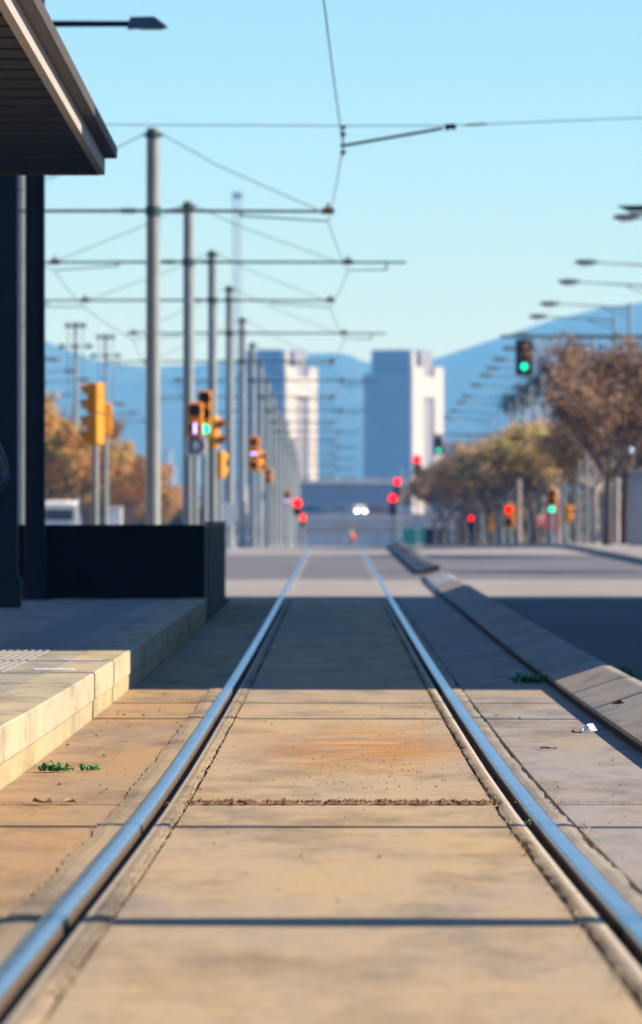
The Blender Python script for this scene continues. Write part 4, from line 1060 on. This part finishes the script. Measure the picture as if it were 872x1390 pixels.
# ------------------------------------------------------------------ people
def skin_obj(name,verts,edges,radii,mat,parent,root=0,sub=2):
    me=bpy.data.meshes.new(name); me.from_pydata(verts,edges,[]); me.update(); me.materials.append(mat)
    o=bpy.data.objects.new(name,me); COL.objects.link(o); o.parent=parent
    md=o.modifiers.new('skin','SKIN'); md.use_smooth_shade=True; md.branch_smoothing=.4
    sv=me.skin_vertices[0].data
    for i,r in enumerate(radii): sv[i].radius=r if isinstance(r,tuple) else (r,r)
    for i in range(len(verts)): sv[i].use_root=(i==root)
    s=o.modifiers.new('sub','SUBSURF'); s.levels=sub; s.render_levels=sub
    return o
def person(label,loc,rz,top,legs,H=1.75,bent_elbow=False,stride=.12,fingers=False,group=None):
    k=H/1.75; t=thing('person',label,'person',loc,rz,group); t.scale=(k,k,k)
    # body faces -y
    if bent_elbow: armL=[(.20,0,1.44),(.30,.05,1.16),(.17,-.14,1.02)]
    else: armL=[(.19,0,1.43),(.24,.02,1.14),(.24,-.06,.88)]
    armR=[(-.19,0,1.43),(-.24,.02,1.14),(-.24,-.06,.88)]
    s_=stride
    V=[(0,0,.96),(0,0,1.16),(0,0,1.40),(0,-.005,1.50),(0,-.01,1.585),(0,-.012,1.67),(0,0,1.73),
       *armL,*armR,(.10,0,.90),(.11,-s_*.6,.50),(.11,s_*.2-.02,.09),(.12,s_*.2-.17,.035),
       (-.10,0,.90),(-.11,s_*.2,.50),(-.11,s_*.9,.10),(-.12,s_*.9-.15,.04)]
    E=[(0,1),(1,2),(2,3),(3,4),(4,5),(5,6),(2,7),(7,8),(8,9),(2,10),(10,11),(11,12),(0,13),(13,14),(14,15),(15,16),(0,17),(17,18),(18,19),(19,20)]
    Rr=[(.15,.11),(.135,.10),(.15,.10),.055,.07,.088,.06, .055,.042,.027, .055,.042,.027, .085,.06,.042,.038,.085,.06,.042,.038]
    skin_obj('body',V,E,Rr,M_skin,t)
    J=[(0,.0,.92),(0,0,1.16),(0,0,1.42),*armL,*armR]
    J[5]=tuple(Vector(armL[1]).lerp(Vector(armL[2]),.85)); J[8]=tuple(Vector(armR[1]).lerp(Vector(armR[2]),.85))
    skin_obj('jacket',J,[(0,1),(1,2),(2,3),(3,4),(4,5),(2,6),(6,7),(7,8)],[(.185,.14),(.165,.13),(.17,.12),.082,.062,.05,.082,.062,.05],top,t)
    skin_obj('trousers',[(0,0,.95),V[13],V[14],V[15],V[17],V[18],V[19]],[(0,1),(1,2),(2,3),(0,4),(4,5),(5,6)],[(.165,.125),.10,.075,.06,.10,.075,.06],legs,t)
    for i in (15,19):
        a=Vector(V[i]);b_=Vector(V[i+1]); m=MB(); m.ell(((a.x+b_.x)/2,(a.y+b_.y)/2-.01,.045),.052,.14,.05,12,8); m.build('shoe',M_trous,t,smooth=True)
    m=MB(); m.ell((0,.02,1.70),.092,.105,.095,14,9); m.build('hair',M_hair,t,smooth=True)
    m=MB(); m.ell((0,-.105,1.63),.014,.02,.028,8,6); m.build('nose',M_skin,t,smooth=True)
    for sx in (-1,1):
        m=MB(); m.ell((sx*.033,-.094,1.655),.012,.008,.008,8,6); m.build('eye',M_hair,t)
        m=MB(); m.ell((sx*.088,0,1.635),.012,.022,.032,8,6); m.build('ear',M_skin,t)
    m=MB(); m.ell((0,-.094,1.585),.024,.008,.007,8,6); m.build('mouth',pm('lips',(.35,.12,.10),(.3,.1,.09),9,.5),t)
    for arm,sx in ((armL,1),(armR,-1)):
        e=Vector(arm[2]);d=(e-Vector(arm[1])).normalized(); side=Vector((0,1,0)) if abs(d.z)>.5 else Vector((0,0,1)); side=(side-d*side.dot(d)).normalized()
        if fingers:
            VV=[tuple(e),tuple(e+d*.05),tuple(e+d*.085)];EE=[(0,1),(1,2)];RR=[.024,(.036,.016),(.034,.014)]
            nrm=d.cross(side)
            for q,(off,ln) in enumerate(((-.028,.060),(-.010,.072),(.010,.068),(.027,.052))):
                b0=len(VV); VV+=[tuple(e+d*.09+side*off),tuple(e+d*(.09+ln*.5)+side*off*1.1+nrm*.012*sx),tuple(e+d*(.09+ln*.85)+side*off*1.1+nrm*.034*sx)]
                EE+=[(2,b0),(b0,b0+1),(b0+1,b0+2)]; RR+=[.0095,.009,.0075]
            b0=len(VV); VV+=[tuple(e+d*.04-side*.036),tuple(e+d*.075-side*.058+nrm*.012*sx)]; EE+=[(1,b0),(b0,b0+1)]; RR+=[.011,.009]
            skin_obj('hand',VV,EE,RR,M_skin,t)
        else:
            m=MB(); c=e+d*.06; m.ell(tuple(c),.035,.03,.06,10,7)
            for q in range(4): a=c+side*(.02*(q-1.5)); m.cyl(tuple(a+d*.03),tuple(a+d*(.09+.008*(q in (1,2)))),.009,.007,6)
            a=c-side*.035; m.cyl(tuple(a),tuple(a+d*.03-side*.02),.010,.008,6); m.build('hand',M_skin,t,smooth=True)
    return t
Yp=49.4
person('person in a dark navy jacket, only the bent elbow inside the left edge',(-2.80,Yp,h(Yp)+PT),0,M_jacket,M_trous,1.82,bent_elbow=True,fingers=True)
GPp='pedestrians on the far right pavement'
Y=420; person('distant person in a bright green vest under the brown trees',(wx(663,Y),Y,h(Y)+.1),2.8,M_hivis,M_trous,1.75,group=GPp)
Y=330; person('distant person in a green jacket between the pale trunks',(wx(809,Y),Y,h(Y)+.13),.4,pm('leaf_green_coat',(.07,.30,.05),(.06,.25,.05),8,.8),M_coral,1.7,group=GPp)
Y=300; person('distant person in a blue coat right of the green jacket',(wx(818,Y),Y,h(Y)+.13),2.9,M_blue,M_trous,1.78,group=GPp)
Y=330; person('distant person in a coral coat left of the green jacket',(wx(733,Y),Y,h(Y)+.13),3.3,M_coral,M_trous,1.7,group=GPp)
# ------------------------------------------------------------------ haze
hb=MB(); hb.box(-5200,5200,-30,10900,-22,345)
hz=hb.build('haze',pm('tmp',(1,1,1))); struct(hz,None,'stuff')
mt=bpy.data.materials.new('haze_air'); mt.use_nodes=True; nt=mt.node_tree
for n in list(nt.nodes):
    if n.type!='OUTPUT_MATERIAL': nt.nodes.remove(n)
pv=nt.nodes.new('ShaderNodeVolumePrincipled'); pv.inputs['Color'].default_value=(.08,.40,1.0,1); pv.inputs['Absorption Color'].default_value=(1,1,1,1); pv.inputs['Density'].default_value=1.85e-4; pv.inputs['Anisotropy'].default_value=0
nt.links.new(pv.outputs[0],[n for n in nt.nodes if n.type=='OUTPUT_MATERIAL'][0].inputs['Volume'])
hz.data.materials.clear(); hz.data.materials.append(mt)
